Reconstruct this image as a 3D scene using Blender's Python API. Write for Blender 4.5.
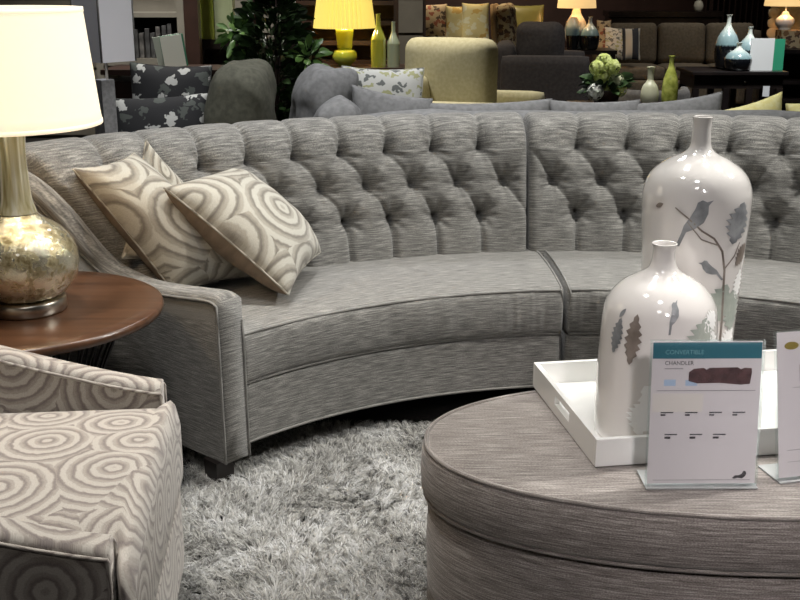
import bpy, bmesh, math, random
import numpy as np
from mathutils import Vector, Matrix, noise
random.seed(7); rng = np.random.default_rng(7)
PI = math.pi
scn = bpy.context.scene; COL = scn.collection
for o in list(bpy.data.objects): bpy.data.objects.remove(o)

# ------------------------------------------------------------ camera
FPX, HC = 1100.0, 1.42
PITCH = math.atan(325 / FPX)
cd = bpy.data.cameras.new('camera'); cam = bpy.data.objects.new('camera', cd); COL.objects.link(cam)
cd.sensor_width = 36; cd.sensor_fit = 'HORIZONTAL'; cd.lens = FPX * 36 / 800
cam.location = (0, 0, HC); cam.rotation_euler = (PI / 2 - PITCH, 0, 0); cd.clip_start = .05; cd.clip_end = 60
scn.camera = cam

def at(x, y, Y):            # the point at depth Y seen at this place of the photo
    u = (x - 400) / FPX; v = (300 - y) / FPX
    d = Vector((u, math.cos(PITCH) + v * math.sin(PITCH), -math.sin(PITCH) + v * math.cos(PITCH)))
    return Vector((0, 0, HC)) + d * (Y / d.y)

# ------------------------------------------------------------ world, lights, exposure
w = bpy.data.worlds.new('world'); scn.world = w; w.use_nodes = True
w.node_tree.nodes['Background'].inputs[0].default_value = (.75, .82, 1, 1)
w.node_tree.nodes['Background'].inputs[1].default_value = .02
vs = scn.view_settings
vs.view_transform = 'Standard'; vs.look = 'None'; vs.gamma = 1; vs.use_curve_mapping = False; vs.exposure = 0.0

def area(name, loc, tgt, size, power, color=(1, 1, 1), spread=PI):
    l = bpy.data.lights.new(name, 'AREA'); l.shape = 'DISK'; l.size = size; l.energy = power; l.color = color; l.spread = spread
    o = bpy.data.objects.new(name, l); COL.objects.link(o); o.location = loc
    o.rotation_euler = (Vector(tgt) - Vector(loc)).to_track_quat('-Z', 'Y').to_euler(); return o
COOL = (1.0, .985, .915); WARM = (1, .78, .52)
area('spot_or_fill', (1.35, 3.3, 3.7), (.85, 3.0, .4), .22, 13, COOL, 1.9)
area('spot_or_fill', (3.1, 3.0, 3.3), (.6, 2.5, .35), .2, 21, (1, .97, .92), 1.3)
area('spot_or_fill', (.15, 3.35, 3.7), (-.05, 2.8, 0), .22, 13, (1.0, .985, .94), 1.7)
area('spot_or_fill', (2.2, 3.3, 3.7), (1.3, 2.6, .4), .22, 9, COOL, 1.9)
area('spot_or_fill', (-.75, 2.15, 3.7), (-.72, 2.1, .4), .3, 9.5, (1, .95, .88), 1.2)
area('spot_or_fill', (.3, 5.6, 3.7), (.4, 4.9, .8), .4, 17, (.98, .98, 1.0), 1.6)
area('spot_or_fill', (.2, .9, 3.6), (.1, 3.6, .7), .4, 4, (.93, .96, 1.0), 1.6)  # unseen fill from the front, aimed at the sofa back
area('spot_or_fill', (.1, 8.6, 3.7), (.4, 8.2, .5), .4, 28, (1, .93, .8), 1.6)
area('spot_or_fill', (.5, 11.2, 3.7), (.5, 11.4, .5), .4, 30, WARM, 1.4)
area('spot_or_fill', (-1.6, 6.6, 3.7), (-1.6, 7.4, .7), .4, 42, (1, .97, .9), 1.6)
area('spot_or_fill', (3.4, 11.6, 3.7), (3.6, 12.6, .4), .4, 11, (1, .9, .78), 1.6)

area('spot_or_fill', (-.3, -.9, 3.5), (-.1, 1.9, .2), .6, 3, (1, .93, .88), 1.5)  # added fill from behind the camera, not a known fixture
area('spot_or_fill', (3.0, 8.0, 3.7), (2.9, 9.3, .6), .4, 26, (.95, .98, 1), 1.2)  # added to brighten the card and vases on the coffee table
area('spot_or_fill', (.75, -1.2, 2.9), (.75, 2.0, .58), .3, 1.25, (1, .92, .92), .34)  # narrow fill added from the camera side to brighten the sign sheets
area('spot_or_fill', (-1.4, 8.9, 3.7), (-1.5, 10, 1.2), .4, 26, (1, .96, .88), 1.6)  # added to lift the dark partition boards
area('spot_or_fill', (1.3, 5.5, 3.7), (1.15, 6.0, .8), .3, 8, (1, .98, .93), 1.0)  # extra light added for the flowers
area('spot_or_fill', (1.2, 14.2, 3.7), (1.2, 16, 1.6), .4, 30, (1, .82, .65), 1.9)  # added wash to keep the far wall from going black
area('spot_or_fill', (-1.25, 4.2, 3.7), (-1.2, 4.6, .9), .3, 9, (.97, .98, 1), 1.2)  # added to brighten the unlit square shade
# ------------------------------------------------------------ materials
def mat(name, base=(.5, .5, .5), rough=.6, metal=0, **kw):
    m = bpy.data.materials.new(name); m.use_nodes = True
    b = m.node_tree.nodes['Principled BSDF']
    b.inputs['Base Color'].default_value = (*base, 1); b.inputs['Roughness'].default_value = rough; b.inputs['Metallic'].default_value = metal
    for k, v in kw.items(): b.inputs[k.replace('_', ' ')].default_value = v
    return m
def N(m, t, **kw):
    n = m.node_tree.nodes.new(t)
    for k, v in kw.items(): setattr(n, k, v)
    return n
def L(m, a, b): m.node_tree.links.new(a, b)
def ramp(m, fac, stops, interp='LINEAR'):
    r = N(m, 'ShaderNodeValToRGB'); r.color_ramp.interpolation = interp
    e = r.color_ramp.elements
    while len(e) < len(stops): e.new(.5)
    for i, (p, c) in enumerate(stops): e[i].position = p; e[i].color = (*c, 1)
    L(m, fac, r.inputs[0]); return r.outputs[0]
def bsdf(m): return m.node_tree.nodes['Principled BSDF']
def bump(m, h, strength=.3, dist=.002):
    b = N(m, 'ShaderNodeBump'); b.inputs['Strength'].default_value = strength; b.inputs['Distance'].default_value = dist
    L(m, h, b.inputs['Height']); L(m, b.outputs[0], bsdf(m).inputs['Normal'])

def slub(name, dark, mid, light, su=15, sv=280, rough=.9):
    """woven cloth with long horizontal slub threads"""
    m = mat(name, mid, rough, Sheen_Weight=.25, Specular_IOR_Level=.2)
    tc = N(m, 'ShaderNodeTexCoord'); mp = N(m, 'ShaderNodeMapping'); mp.inputs['Scale'].default_value = (su, sv, 1)
    L(m, tc.outputs['UV'], mp.inputs[0])
    n1 = N(m, 'ShaderNodeTexNoise'); n1.inputs['Scale'].default_value = 1; n1.inputs['Detail'].default_value = 3; n1.inputs['Roughness'].default_value = .65
    L(m, mp.outputs[0], n1.inputs[0])
    mp2 = N(m, 'ShaderNodeMapping'); mp2.inputs['Scale'].default_value = (260, 420, 1); L(m, tc.outputs['UV'], mp2.inputs[0])
    n2 = N(m, 'ShaderNodeTexNoise'); n2.inputs['Scale'].default_value = 1; L(m, mp2.outputs[0], n2.inputs[0])
    mx = N(m, 'ShaderNodeMath', operation='MULTIPLY_ADD'); mx.inputs[1].default_value = .35; L(m, n2.outputs[0], mx.inputs[0])
    sc = N(m, 'ShaderNodeMath', operation='MULTIPLY'); sc.inputs[1].default_value = .7; L(m, n1.outputs[0], sc.inputs[0]); L(m, sc.outputs[0], mx.inputs[2])
    c = ramp(m, mx.outputs[0], [(.33, dark), (.52, mid), (.73, light)])
    L(m, c, bsdf(m).inputs['Base Color']); bump(m, mx.outputs[0], .5, .0025)
    return m
def rings(name, cols, scale=7.0, freq=5.2, stretch=(1, 1.25), rnd=.55):
    """cloth printed with jostling concentric ovals"""
    m = mat(name, cols[1], .88, Sheen_Weight=.25, Specular_IOR_Level=.2)
    tc = N(m, 'ShaderNodeTexCoord')
    nz = N(m, 'ShaderNodeTexNoise'); nz.inputs['Scale'].default_value = 60; nz.inputs['Detail'].default_value = 3; L(m, tc.outputs['UV'], nz.inputs[0])
    nv = N(m, 'ShaderNodeVectorMath', operation='SCALE'); nv.inputs[3].default_value = .012; L(m, nz.outputs['Color'], nv.inputs[0])
    ad = N(m, 'ShaderNodeVectorMath', operation='ADD'); L(m, tc.outputs['UV'], ad.inputs[0]); L(m, nv.outputs[0], ad.inputs[1])
    mp = N(m, 'ShaderNodeMapping'); mp.inputs['Scale'].default_value = (stretch[0], stretch[1], 1); L(m, ad.outputs[0], mp.inputs[0])
    v = N(m, 'ShaderNodeTexVoronoi', voronoi_dimensions='2D'); v.inputs['Scale'].default_value = scale; v.inputs['Randomness'].default_value = rnd
    L(m, mp.outputs[0], v.inputs['Vector'])
    f = N(m, 'ShaderNodeMath', operation='MULTIPLY_ADD'); f.inputs[1].default_value = freq; L(m, v.outputs['Distance'], f.inputs[0])
    sep = N(m, 'ShaderNodeSeparateColor'); L(m, v.outputs['Color'], sep.inputs[0]); L(m, sep.outputs[0], f.inputs[2])
    fr = N(m, 'ShaderNodeMath', operation='FRACT'); L(m, f.outputs[0], fr.inputs[0])
    c0, c1, c2, c3 = cols
    ring = ramp(m, fr.outputs[0], [(0, c2), (.26, c2), (.36, c1), (.46, c0), (.56, c1), (.70, c3), (.82, c3), (.93, c2)])
    edge = ramp(m, v.outputs['Distance'], [(0, (0, 0, 0)), (.88, (0, 0, 0)), (.96, (1, 1, 1)), (1, (1, 1, 1))])
    mix = N(m, 'ShaderNodeMix', data_type='RGBA'); L(m, edge, mix.inputs[0]); L(m, ring, mix.inputs[6]); mix.inputs[7].default_value = (*c0, 1)
    n3 = N(m, 'ShaderNodeTexNoise'); n3.inputs['Scale'].default_value = 420; L(m, tc.outputs['UV'], n3.inputs[0])
    hv = N(m, 'ShaderNodeMix', data_type='RGBA', blend_type='MULTIPLY'); hv.inputs[0].default_value = .55
    L(m, mix.outputs[2], hv.inputs[6]); L(m, ramp(m, n3.outputs[0], [(.3, (.62, .6, .58)), (.65, (1, 1, 1))]), hv.inputs[7])
    L(m, hv.outputs[2], bsdf(m).inputs['Base Color']); bump(m, n3.outputs[0], .4, .002)
    return m
def noisy(name, a, b, scale=8, rough=.8, lo=.35, hi=.65, coord='Object', bmp=0, **kw):
    m = mat(name, a, rough, **kw)
    tc = N(m, 'ShaderNodeTexCoord'); n = N(m, 'ShaderNodeTexNoise'); n.inputs['Scale'].default_value = scale; n.inputs['Detail'].default_value = 4
    L(m, tc.outputs[coord], n.inputs[0]); L(m, ramp(m, n.outputs[0], [(lo, a), (hi, b)]), bsdf(m).inputs['Base Color'])
    if bmp: bump(m, n.outputs[0], bmp)
    return m
def wood(name, a, b, rough=.35, scale=(1.5, 22, 6)):
    m = mat(name, a, rough, Coat_Weight=.25, Coat_Roughness=.2)
    tc = N(m, 'ShaderNodeTexCoord'); mp = N(m, 'ShaderNodeMapping'); mp.inputs['Scale'].default_value = scale
    n = N(m, 'ShaderNodeTexNoise'); n.inputs['Scale'].default_value = 2; n.inputs['Detail'].default_value = 5
    L(m, tc.outputs['Object'], mp.inputs[0]); L(m, mp.outputs[0], n.inputs[0])
    L(m, ramp(m, n.outputs[0], [(.3, a), (.7, b)]), bsdf(m).inputs['Base Color']); return m
def leafprint(name, ground, dark, light, scale=9, rnd=1.0, thr=.33, squash=2.2):
    m = mat(name, ground, .85)
    tc = N(m, 'ShaderNodeTexCoord'); mp = N(m, 'ShaderNodeMapping'); mp.inputs['Rotation'].default_value = (0, 0, .7); mp.inputs['Scale'].default_value = (1, squash, 1)
    nz = N(m, 'ShaderNodeTexNoise'); nz.inputs['Scale'].default_value = scale * 2.2; nz.inputs['Detail'].default_value = 3; L(m, tc.outputs['UV'], nz.inputs[0])
    nv = N(m, 'ShaderNodeVectorMath', operation='SCALE'); nv.inputs[3].default_value = 1.1 / scale; L(m, nz.outputs['Color'], nv.inputs[0])
    ad = N(m, 'ShaderNodeVectorMath', operation='ADD'); L(m, tc.outputs['UV'], ad.inputs[0]); L(m, nv.outputs[0], ad.inputs[1])
    L(m, ad.outputs[0], mp.inputs[0])
    v = N(m, 'ShaderNodeTexVoronoi', voronoi_dimensions='2D'); v.inputs['Scale'].default_value = scale; v.inputs['Randomness'].default_value = rnd; L(m, mp.outputs[0], v.inputs['Vector'])
    mask = ramp(m, v.outputs['Distance'], [(thr - .02, (1, 1, 1)), (thr + .02, (0, 0, 0))])
    sep = N(m, 'ShaderNodeSeparateColor'); L(m, v.outputs['Color'], sep.inputs[0])
    leaf = ramp(m, sep.outputs[1], [(.45, dark), (.55, light)], 'CONSTANT')
    mix = N(m, 'ShaderNodeMix', data_type='RGBA'); L(m, mask, mix.inputs[0]); mix.inputs[6].default_value = (*ground, 1); L(m, leaf, mix.inputs[7])
    L(m, mix.outputs[2], bsdf(m).inputs['Base Color']); return m
def glow(name, color, strength, trans=False):
    m = mat(name, color, .7); b = bsdf(m); b.inputs['Emission Color'].default_value = (*color, 1); b.inputs['Emission Strength'].default_value = strength; return m

M = {}
M['sofa'] = slub('grey_slub_cloth', (.052, .050, .048), (.205, .200, .188), (.50, .485, .445))
M['ottoman'] = slub('ottoman_slub_cloth', (.062, .053, .048), (.215, .19, .175), (.50, .465, .43), 12, 290)
M['button'] = mat('button_cloth', (.13, .125, .12), .85)
M['ring'] = rings('ring_print_cloth', ((.225, .195, .185), (.29, .255, .23), (.50, .465, .42), (.375, .34, .305)), 5.6, 6.6, (1, 1.0), .8)
M['pillow'] = rings('pillow_ring_print', ((.22, .20, .17), (.32, .295, .25), (.58, .56, .49), (.43, .40, .34)), 4.1, 5.7, (1, 1.0), .8)
M['pillowback'] = noisy('taupe_velvet', (.16, .12, .085), (.24, .18, .13), 30, .7, coord='UV')
M['rug'] = None
M['walnut'] = wood('walnut', (.060, .026, .012), (.115, .052, .026), .32)
M['blackmetal'] = mat('black_metal', (.012, .011, .011), .4, .6)
M['blackwood'] = noisy('black_wood', (.008, .006, .006), (.02, .014, .012), 6, .3)
M['darkwood'] = noisy('dark_brown_wood', (.022, .012, .009), (.045, .022, .016), 5, .4)
M['white'] = mat('white_lacquer', (.82, .82, .80), .25, Coat_Weight=.5)
M['porcelain'] = mat('pearl_porcelain', (.76, .73, .70), .12, Coat_Weight=1.0, Coat_Roughness=.04)
M['motif'] = noisy('grey_motif_ink', (.16, .17, .18), (.34, .35, .36), 25, .35)
M['motifbrown'] = noisy('taupe_motif_ink', (.16, .13, .11), (.28, .24, .21), 25, .35)
M['motifgreen'] = noisy('sage_motif_ink', (.30, .34, .30), (.42, .45, .40), 25, .35)
M['motifwhite'] = mat('white_relief', (.88, .88, .86), .3)
m = bpy.data.materials.new('clear_acrylic'); m.use_nodes = True; m.node_tree.nodes.clear(); M['acrylic'] = m
ou = N(m, 'ShaderNodeOutputMaterial'); tp = N(m, 'ShaderNodeBsdfTransparent'); gl = N(m, 'ShaderNodeBsdfGlossy'); mxs = N(m, 'ShaderNodeMixShader'); fz = N(m, 'ShaderNodeFresnel')
tp.inputs[0].default_value = (.97, .99, .99, 1); gl.inputs['Roughness'].default_value = .03; fz.inputs[0].default_value = 1.25
dfa = N(m, 'ShaderNodeBsdfTranslucent'); dfa.inputs[0].default_value = (.9, .93, .93, 1); mxa = N(m, 'ShaderNodeMixShader'); mxa.inputs[0].default_value = .05; L(m, tp.outputs[0], mxa.inputs[1]); L(m, dfa.outputs[0], mxa.inputs[2])
L(m, fz.outputs[0], mxs.inputs[0]); L(m, mxa.outputs[0], mxs.inputs[1]); L(m, gl.outputs[0], mxs.inputs[2]); L(m, mxs.outputs[0], ou.inputs[0])
M['frosted'] = mat('frosted_acrylic_edge', (.62, .64, .64), .15, Transmission_Weight=.35)
M['paper'] = mat('paper', (.72, .645, .66), .45)
M['teal'] = mat('teal_ink', (.03, .15, .20), .4)
M['tealtext'] = mat('pale_teal_ink', (.22, .42, .45), .4)
M['ink'] = mat('dark_ink', (.06, .05, .055), .5)
M['greyink'] = mat('grey_ink', (.30, .27, .28), .5)
M['sofaink'] = noisy('maroon_print', (.06, .025, .028), (.13, .06, .06), 60, .5)
M['tan_ink'] = mat('tan_ink', (.62, .50, .40), .5)
M['gold'] = mat('gold_ink', (.30, .22, .05), .4)
M['chrome'] = mat('brushed_nickel', (.62, .58, .50), .28, 1.0)
M['cord'] = mat('cord', (.3, .28, .22), .5)
# mercury glass
m = mat('mercury_glass', (.8, .72, .5), .09, .85, Coat_Weight=1.0, Coat_Roughness=.02); M['mercury'] = m
tc = N(m, 'ShaderNodeTexCoord'); n = N(m, 'ShaderNodeTexNoise'); n.inputs['Scale'].default_value = 26; n.inputs['Detail'].default_value = 9; n.inputs['Roughness'].default_value = .7
L(m, tc.outputs['Object'], n.inputs[0]); L(m, ramp(m, n.outputs[0], [(.36, (.26, .20, .09)), (.48, (.66, .58, .36)), (.58, (.95, .90, .70))]), bsdf(m).inputs['Base Color'])
L(m, ramp(m, n.outputs[0], [(.40, (.5, .5, .5)), (.55, (.12, .12, .12))]), bsdf(m).inputs['Roughness']); bump(m, n.outputs[0], .7, .006)
m = mat('ribbed_amber_glass', (.72, .62, .36), .1, .5, Coat_Weight=1.0, Coat_Roughness=.03); M['amberglass'] = m
tc = N(m, 'ShaderNodeTexCoord'); mp = N(m, 'ShaderNodeMapping'); mp.inputs['Scale'].default_value = (60, 60, 2.5); n = N(m, 'ShaderNodeTexNoise'); n.inputs['Scale'].default_value = 1
L(m, tc.outputs['Object'], mp.inputs[0]); L(m, mp.outputs[0], n.inputs[0]); L(m, ramp(m, n.outputs[0], [(.32, (.34, .27, .10)), (.5, (.74, .68, .42)), (.66, (.95, .93, .76))]), bsdf(m).inputs['Base Color']); bump(m, n.outputs[0], .4, .004)

# ------------------------------------------------------------ mesh helpers
def link(name, me, m=None, parent=None, smooth=True):
    o = bpy.data.objects.new(name, me); COL.objects.link(o)
    if m is not None: me.materials.append(m)
    if parent is not None: o.parent = parent
    if smooth: me.polygons.foreach_set('use_smooth', [True] * len(me.polygons))
    return o
def mesh_vf(name, V, F, UV=None):
    me = bpy.data.meshes.new(name); me.from_pydata([tuple(v) for v in V], [], [tuple(f) for f in F])
    if UV is not None:
        uv = me.uv_layers.new(name='UVMap'); li = np.zeros(len(me.loops), dtype=np.int32); me.loops.foreach_get('vertex_index', li)
        uv.data.foreach_set('uv', np.asarray(UV, dtype=np.float32)[li].ravel())
    me.update(); return me
class MB:
    def __init__(s): s.V = []; s.F = []; s.UV = []
    def add(s, V, F, UV=None):
        b = len(s.V); s.V += [tuple(v) for v in V]; s.F += [tuple(i + b for i in f) for f in F]
        s.UV += [tuple(u) for u in UV] if UV is not None else [(v[0] + v[1], v[2]) for v in V]
        return s
    def grid(s, P, UV, close_u=False, flip=False):
        """P: (nu,nv,3)"""
        nu, nv = P.shape[:2]; F = []
        for i in range(nu if close_u else nu - 1):
            i2 = (i + 1) % nu
            for j in range(nv - 1):
                q = (i * nv + j, i2 * nv + j, i2 * nv + j + 1, i * nv + j + 1); F.append(q[::-1] if flip else q)
        return s.add(P.reshape(-1, 3), F, UV.reshape(-1, 2))
    def box(s, c, d, rot=0):
        x, y, z = d[0] / 2, d[1] / 2, d[2] / 2; ca, sa = math.cos(rot), math.sin(rot)
        V = [(c[0] + a * x * ca - b * y * sa, c[1] + a * x * sa + b * y * ca, c[2] + e * z) for a in (-1, 1) for b in (-1, 1) for e in (-1, 1)]
        return s.add(V, [(0, 1, 3, 2), (4, 6, 7, 5), (0, 4, 5, 1), (2, 3, 7, 6), (0, 2, 6, 4), (1, 5, 7, 3)])
    def lathe(s, prof, seg=48, c=(0, 0, 0)):
        a = np.linspace(0, 2 * PI, seg, endpoint=False); pr = np.array(prof, float)
        P = np.zeros((seg, len(pr), 3)); P[:, :, 0] = c[0] + np.cos(a)[:, None] * pr[None, :, 0]; P[:, :, 1] = c[1] + np.sin(a)[:, None] * pr[None, :, 0]; P[:, :, 2] = c[2] + pr[None, :, 1]
        UV = np.zeros((seg, len(pr), 2)); UV[:, :, 0] = a[:, None] * .1; UV[:, :, 1] = pr[None, :, 1]
        return s.grid(P, UV, close_u=True)
    def tube(s, pts, r, seg=8, closed=False):
        pts = [Vector(p) for p in pts]; n = len(pts); rings_ = []
        up = Vector((0, 0, 1)); rr = r if hasattr(r, '__len__') else [r] * n
        dist = 0; UVs = []
        for i, p in enumerate(pts):
            a = pts[(i - 1) % n] if (closed or i > 0) else p; b = pts[(i + 1) % n] if (closed or i < n - 1) else p
            t = (b - a).normalized(); u = t.cross(up)
            if u.length < 1e-3: u = t.cross(Vector((1, 0, 0)))
            u.normalize(); v = u.cross(t)
            if i: dist += (p - pts[i - 1]).length
            rings_.append([p + rr[i] * (u * math.cos(2 * PI * k / seg) + v * math.sin(2 * PI * k / seg)) for k in range(seg)])
            UVs.append([(dist, k * .01) for k in range(seg)])
        V = [q for rg in rings_ for q in rg]; F = []
        for i in range(n if closed else n - 1):
            i2 = (i + 1) % n
            for k in range(seg): F.append((i * seg + k, i * seg + (k + 1) % seg, i2 * seg + (k + 1) % seg, i2 * seg + k))
        if not closed: F.append(tuple(range(seg))[::-1]); F.append(tuple((n - 1) * seg + k for k in range(seg)))
        return s.add(V, F, [q for u_ in UVs for q in u_])
    def prism(s, poly, T):
        """poly: 2D points -> T(x,y,side) gives 3D for side 0/1"""
        n = len(poly); V = [T(x, y, 0) for x, y in poly] + [T(x, y, 1) for x, y in poly]
        return s.add(V, [tuple(range(n))[::-1], tuple(range(n, 2 * n))] + [(i, (i + 1) % n, n + (i + 1) % n, n + i) for i in range(n)])
    def build(s, name, m, parent=None, smooth=True, bevel=0, bseg=2, fix=True):
        me = mesh_vf(name, s.V, s.F, s.UV)
        if bevel or fix:
            bm = bmesh.new(); bm.from_mesh(me)
            if bevel: bmesh.ops.bevel(bm, geom=bm.edges[:], offset=bevel, segments=bseg, profile=.5, affect='EDGES')
            if fix: bmesh.ops.recalc_face_normals(bm, faces=bm.faces[:])
            bm.to_mesh(me); bm.free()
        o = link(name, me, m, parent, smooth)
        if smooth and bevel:
            try: me.set_sharp_from_angle(angle=math.radians(50))
            except Exception: pass
        return o
def soft(sx, sy, sz, r, n=14, bx=0, by=0, bz=0, wrinkle=0, seed=0):
    """stuffed box: half-sizes from full sizes, rounded by r, faces bulged"""
    h = np.array([sx, sy, sz]) / 2; mb = MB(); t = np.linspace(-1, 1, n)
    for ax in range(3):
        for sg in (-1, 1):
            a, b = [k for k in range(3) if k != ax]
            A, B = np.meshgrid(t, t, indexing='ij'); P = np.zeros((n, n, 3)); P[..., ax] = sg * h[ax]; P[..., a] = A * h[a]; P[..., b] = B * h[b]
            q = np.clip(P, -(h - r), (h - r)); d = P - q; ln = np.linalg.norm(d, axis=2, keepdims=True); Q = q + d / np.maximum(ln, 1e-9) * r
            nx, ny, nz = [np.clip(Q[..., k] / h[k], -1, 1) for k in range(3)]
            Q[..., 0] += bx * nx * (1 - ny ** 2) * (1 - nz ** 2); Q[..., 1] += by * ny * (1 - nx ** 2) * (1 - nz ** 2); Q[..., 2] += bz * nz * (1 - nx ** 2) * (1 - ny ** 2)
            if wrinkle:
                for idx in np.ndindex(n, n):
                    v = Vector(Q[idx]); Q[idx] += wrinkle * noise.noise(v * 7 + Vector((seed, 0, 0)))
            UV = np.zeros((n, n, 2)); UV[..., 0] = P[..., a] + seed * .37; UV[..., 1] = P[..., b]
            if ax == 0: UV[..., 0] += h[0]
            if ax == 1: UV[..., 1] += h[1]
            mb.grid(Q, UV)
    return mb
def weld(o, d=1e-4):
    bm = bmesh.new(); bm.from_mesh(o.data); bmesh.ops.remove_doubles(bm, verts=bm.verts[:], dist=d); bmesh.ops.recalc_face_normals(bm, faces=bm.faces[:]); bm.to_mesh(o.data); bm.free()
    o.data.polygons.foreach_set('use_smooth', [True] * len(o.data.polygons)); return o
def place(o, loc, rz=0, rx=0, ry=0): o.location = loc; o.rotation_euler = (rx, ry, rz); return o
def tag(o, label=None, cat=None, group=None, kind=None):
    for k, v in (('label', label), ('category', cat), ('group', group), ('kind', kind)):
        if v: o[k] = v
    return o
def thing(name, label, cat, loc=(0, 0, 0), rz=0, group=None):
    o = bpy.data.objects.new(name, None); COL.objects.link(o); o.location = loc; o.rotation_euler = (0, 0, rz); o.empty_display_size = .1
    return tag(o, label, cat, group)
def struct(name, mb, m, **kw): return tag(mb.build(name, m, smooth=False, **kw), kind='structure')
def softpart(name, dims, r, m, parent, loc, rz=0, rx=0, ry=0, **kw):
    o = weld(soft(*dims, r, **kw).build(name, m, parent)); return place(o, loc, rz, rx, ry)
def sm(x): return x * x * (3 - 2 * x)

# ------------------------------------------------------------ the setting
M['carpet'] = noisy('dark_carpet', (.012, .010, .009), (.028, .023, .02), 90, .95)
M['ceil'] = mat('black_ceiling', (.012, .012, .013), .9)
M['backwall'] = noisy('maroon_wall', (.035, .018, .015), (.06, .032, .026), 2, .8)
M['greige'] = noisy('greige_panelling', (.16, .145, .115), (.22, .20, .165), 3, .8)
M['sidewall'] = mat('brown_wall', (.07, .05, .04), .8)
struct('floor', MB().box((0.5, 6.5, -.05), (15, 19, .1)), M['carpet'])
struct('ceiling', MB().box((0.5, 6.5, 4.05), (15, 19, .1)), M['ceil'])
struct('wall_back', MB().box((0.5, 16.05, 2), (15, .1, 4)), M['backwall'])
struct('wall_left', MB().box((-7.05, 6.5, 2), (.1, 19, 4)), M['sidewall'])
struct('wall_right', MB().box((8.05, 6.5, 2), (.1, 19, 4)), M['sidewall'])
struct('wall_front', MB().box((.5, -3.05, 2), (15, .1, 4)), M['sidewall'])
# low partition of greige boards behind the plant and the book unit
pb = MB()
for k in range(9): pb.box((-1.75, 10.0, .17 + k * .30), (3.9, .06, .275))
pb.box((-1.75, 10.05, 1.4), (3.9, .04, 2.8)); struct('trim_1', pb, M['greige'])
struct('wall_partition', MB().box((-1.75, 10.13, 1.42), (3.96, .1, 2.84)), M['sidewall'])

# ------------------------------------------------------------ curved sofa
CX, CY = .60, 1.99
TS = 92.7
def pol(R, th, z): a = math.radians(th); return (CX + R * math.cos(a), CY + R * math.sin(a), z)
def sweep(prof, th0, th1, nth, capends=True, per_len=1.6, warp=None):
    """closed (R,z) profile swept along the curve, ends rounded off by shrinking"""
    prof = np.array(prof, float); cen = prof.mean(0); npf = len(prof); mb = MB()
    dl = np.r_[0, np.cumsum(np.linalg.norm(np.diff(np.vstack([prof, prof[:1]]), axis=0), axis=1))]
    ths = np.linspace(th0, th1, nth); P = np.zeros((nth, npf + 1, 3)); UV = np.zeros((nth, npf + 1, 2))
    for i, th in enumerate(ths):
        e = min(abs(th - th0), abs(th - th1)) * PI / 180 * per_len; er = .016
        k = 0 if e >= er else er - math.sqrt(max(er * er - (er - e) ** 2, 0))
        for j in range(npf + 1):
            R, z = prof[j % npf]; d = np.array([R, z]) - cen; ln = max(np.linalg.norm(d), 1e-6)
            q = cen + d * max(0, (ln - k) / ln)
            if warp: q = warp(q, th)
            P[i, j] = pol(q[0], th, q[1]); UV[i, j] = (math.radians(th) * per_len, dl[j])
    mb.grid(P, UV)
    if capends:
        for i in (0, nth - 1):
            V = [tuple(P[i, j]) for j in range(npf)]; uv = [(.3 + prof[j][0], prof[j][1]) for j in range(npf)]
            mb.add(V, [tuple(range(npf))], uv)
    return mb
def rrect(R0, R1, z0, z1, r, n=5, crown=0):
    pts = []
    for cx, cz, a0 in ((R1 - r, z1 - r, 0), (R0 + r, z1 - r, 90), (R0 + r, z0 + r, 180), (R1 - r, z0 + r, 270)):
        for k in range(n + 1):
            a = math.radians(a0 + 90 * k / n); pts.append((cx + r * math.cos(a), cz + r * math.sin(a)))
    out = []
    for i, p in enumerate(pts):      # refine long edges
        q = pts[(i + 1) % len(pts)]; d = math.hypot(q[0] - p[0], q[1] - p[1]); m_ = max(1, int(d / .03))
        for k in range(m_): out.append((p[0] + (q[0] - p[0]) * k / m_, p[1] + (q[1] - p[1]) * k / m_))
    if crown:
        out = [(R, z + (crown * (1 - ((R - (R0 + R1) / 2) / ((R1 - R0) / 2)) ** 2) if z > (z0 + z1) / 2 else 0)) for R, z in out]
    return out

def back_profile(s, th):
    """front skin of the back: s=0 at the seat .. 1 over the crown and down behind; returns R,z and the padding factor"""
    top = .889 + .012 * max(0, min(1, (th - 94) / 44))
    # straight leaning part from z=.38 to z=top-.075, then a quarter round of r=.075 over the crown, then the back face
    zs, ze = .38, top - .075; L1 = ze - zs; L2 = .075 * PI / 2; L3 = .06; L4 = .075 * PI / 2; tot = L1 + L2 + L3 + L4
    d = s * tot
    def lean(z): return 1.945 + .075 * (z - zs) / .5
    if d < L1: return lean(zs + d), zs + d, 1.0, d
    Rb = lean(ze)
    if d < L1 + L2:
        a = (d - L1) / .075; return Rb + .075 * (1 - math.cos(a)), ze + .075 * math.sin(a), max(0, 1 - .60 * a / 1.57), d
    if d < L1 + L2 + L3: return Rb + .075 + (d - L1 - L2), top, .40 - .2 * (d - L1 - L2) / L3, d
    a = (d - L1 - L2 - L3) / .075; return Rb + .075 + L3 + .075 * math.sin(a), top - .075 * (1 - math.cos(a)), .2, d
ROWZ = (.815, .70, .585)
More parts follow.
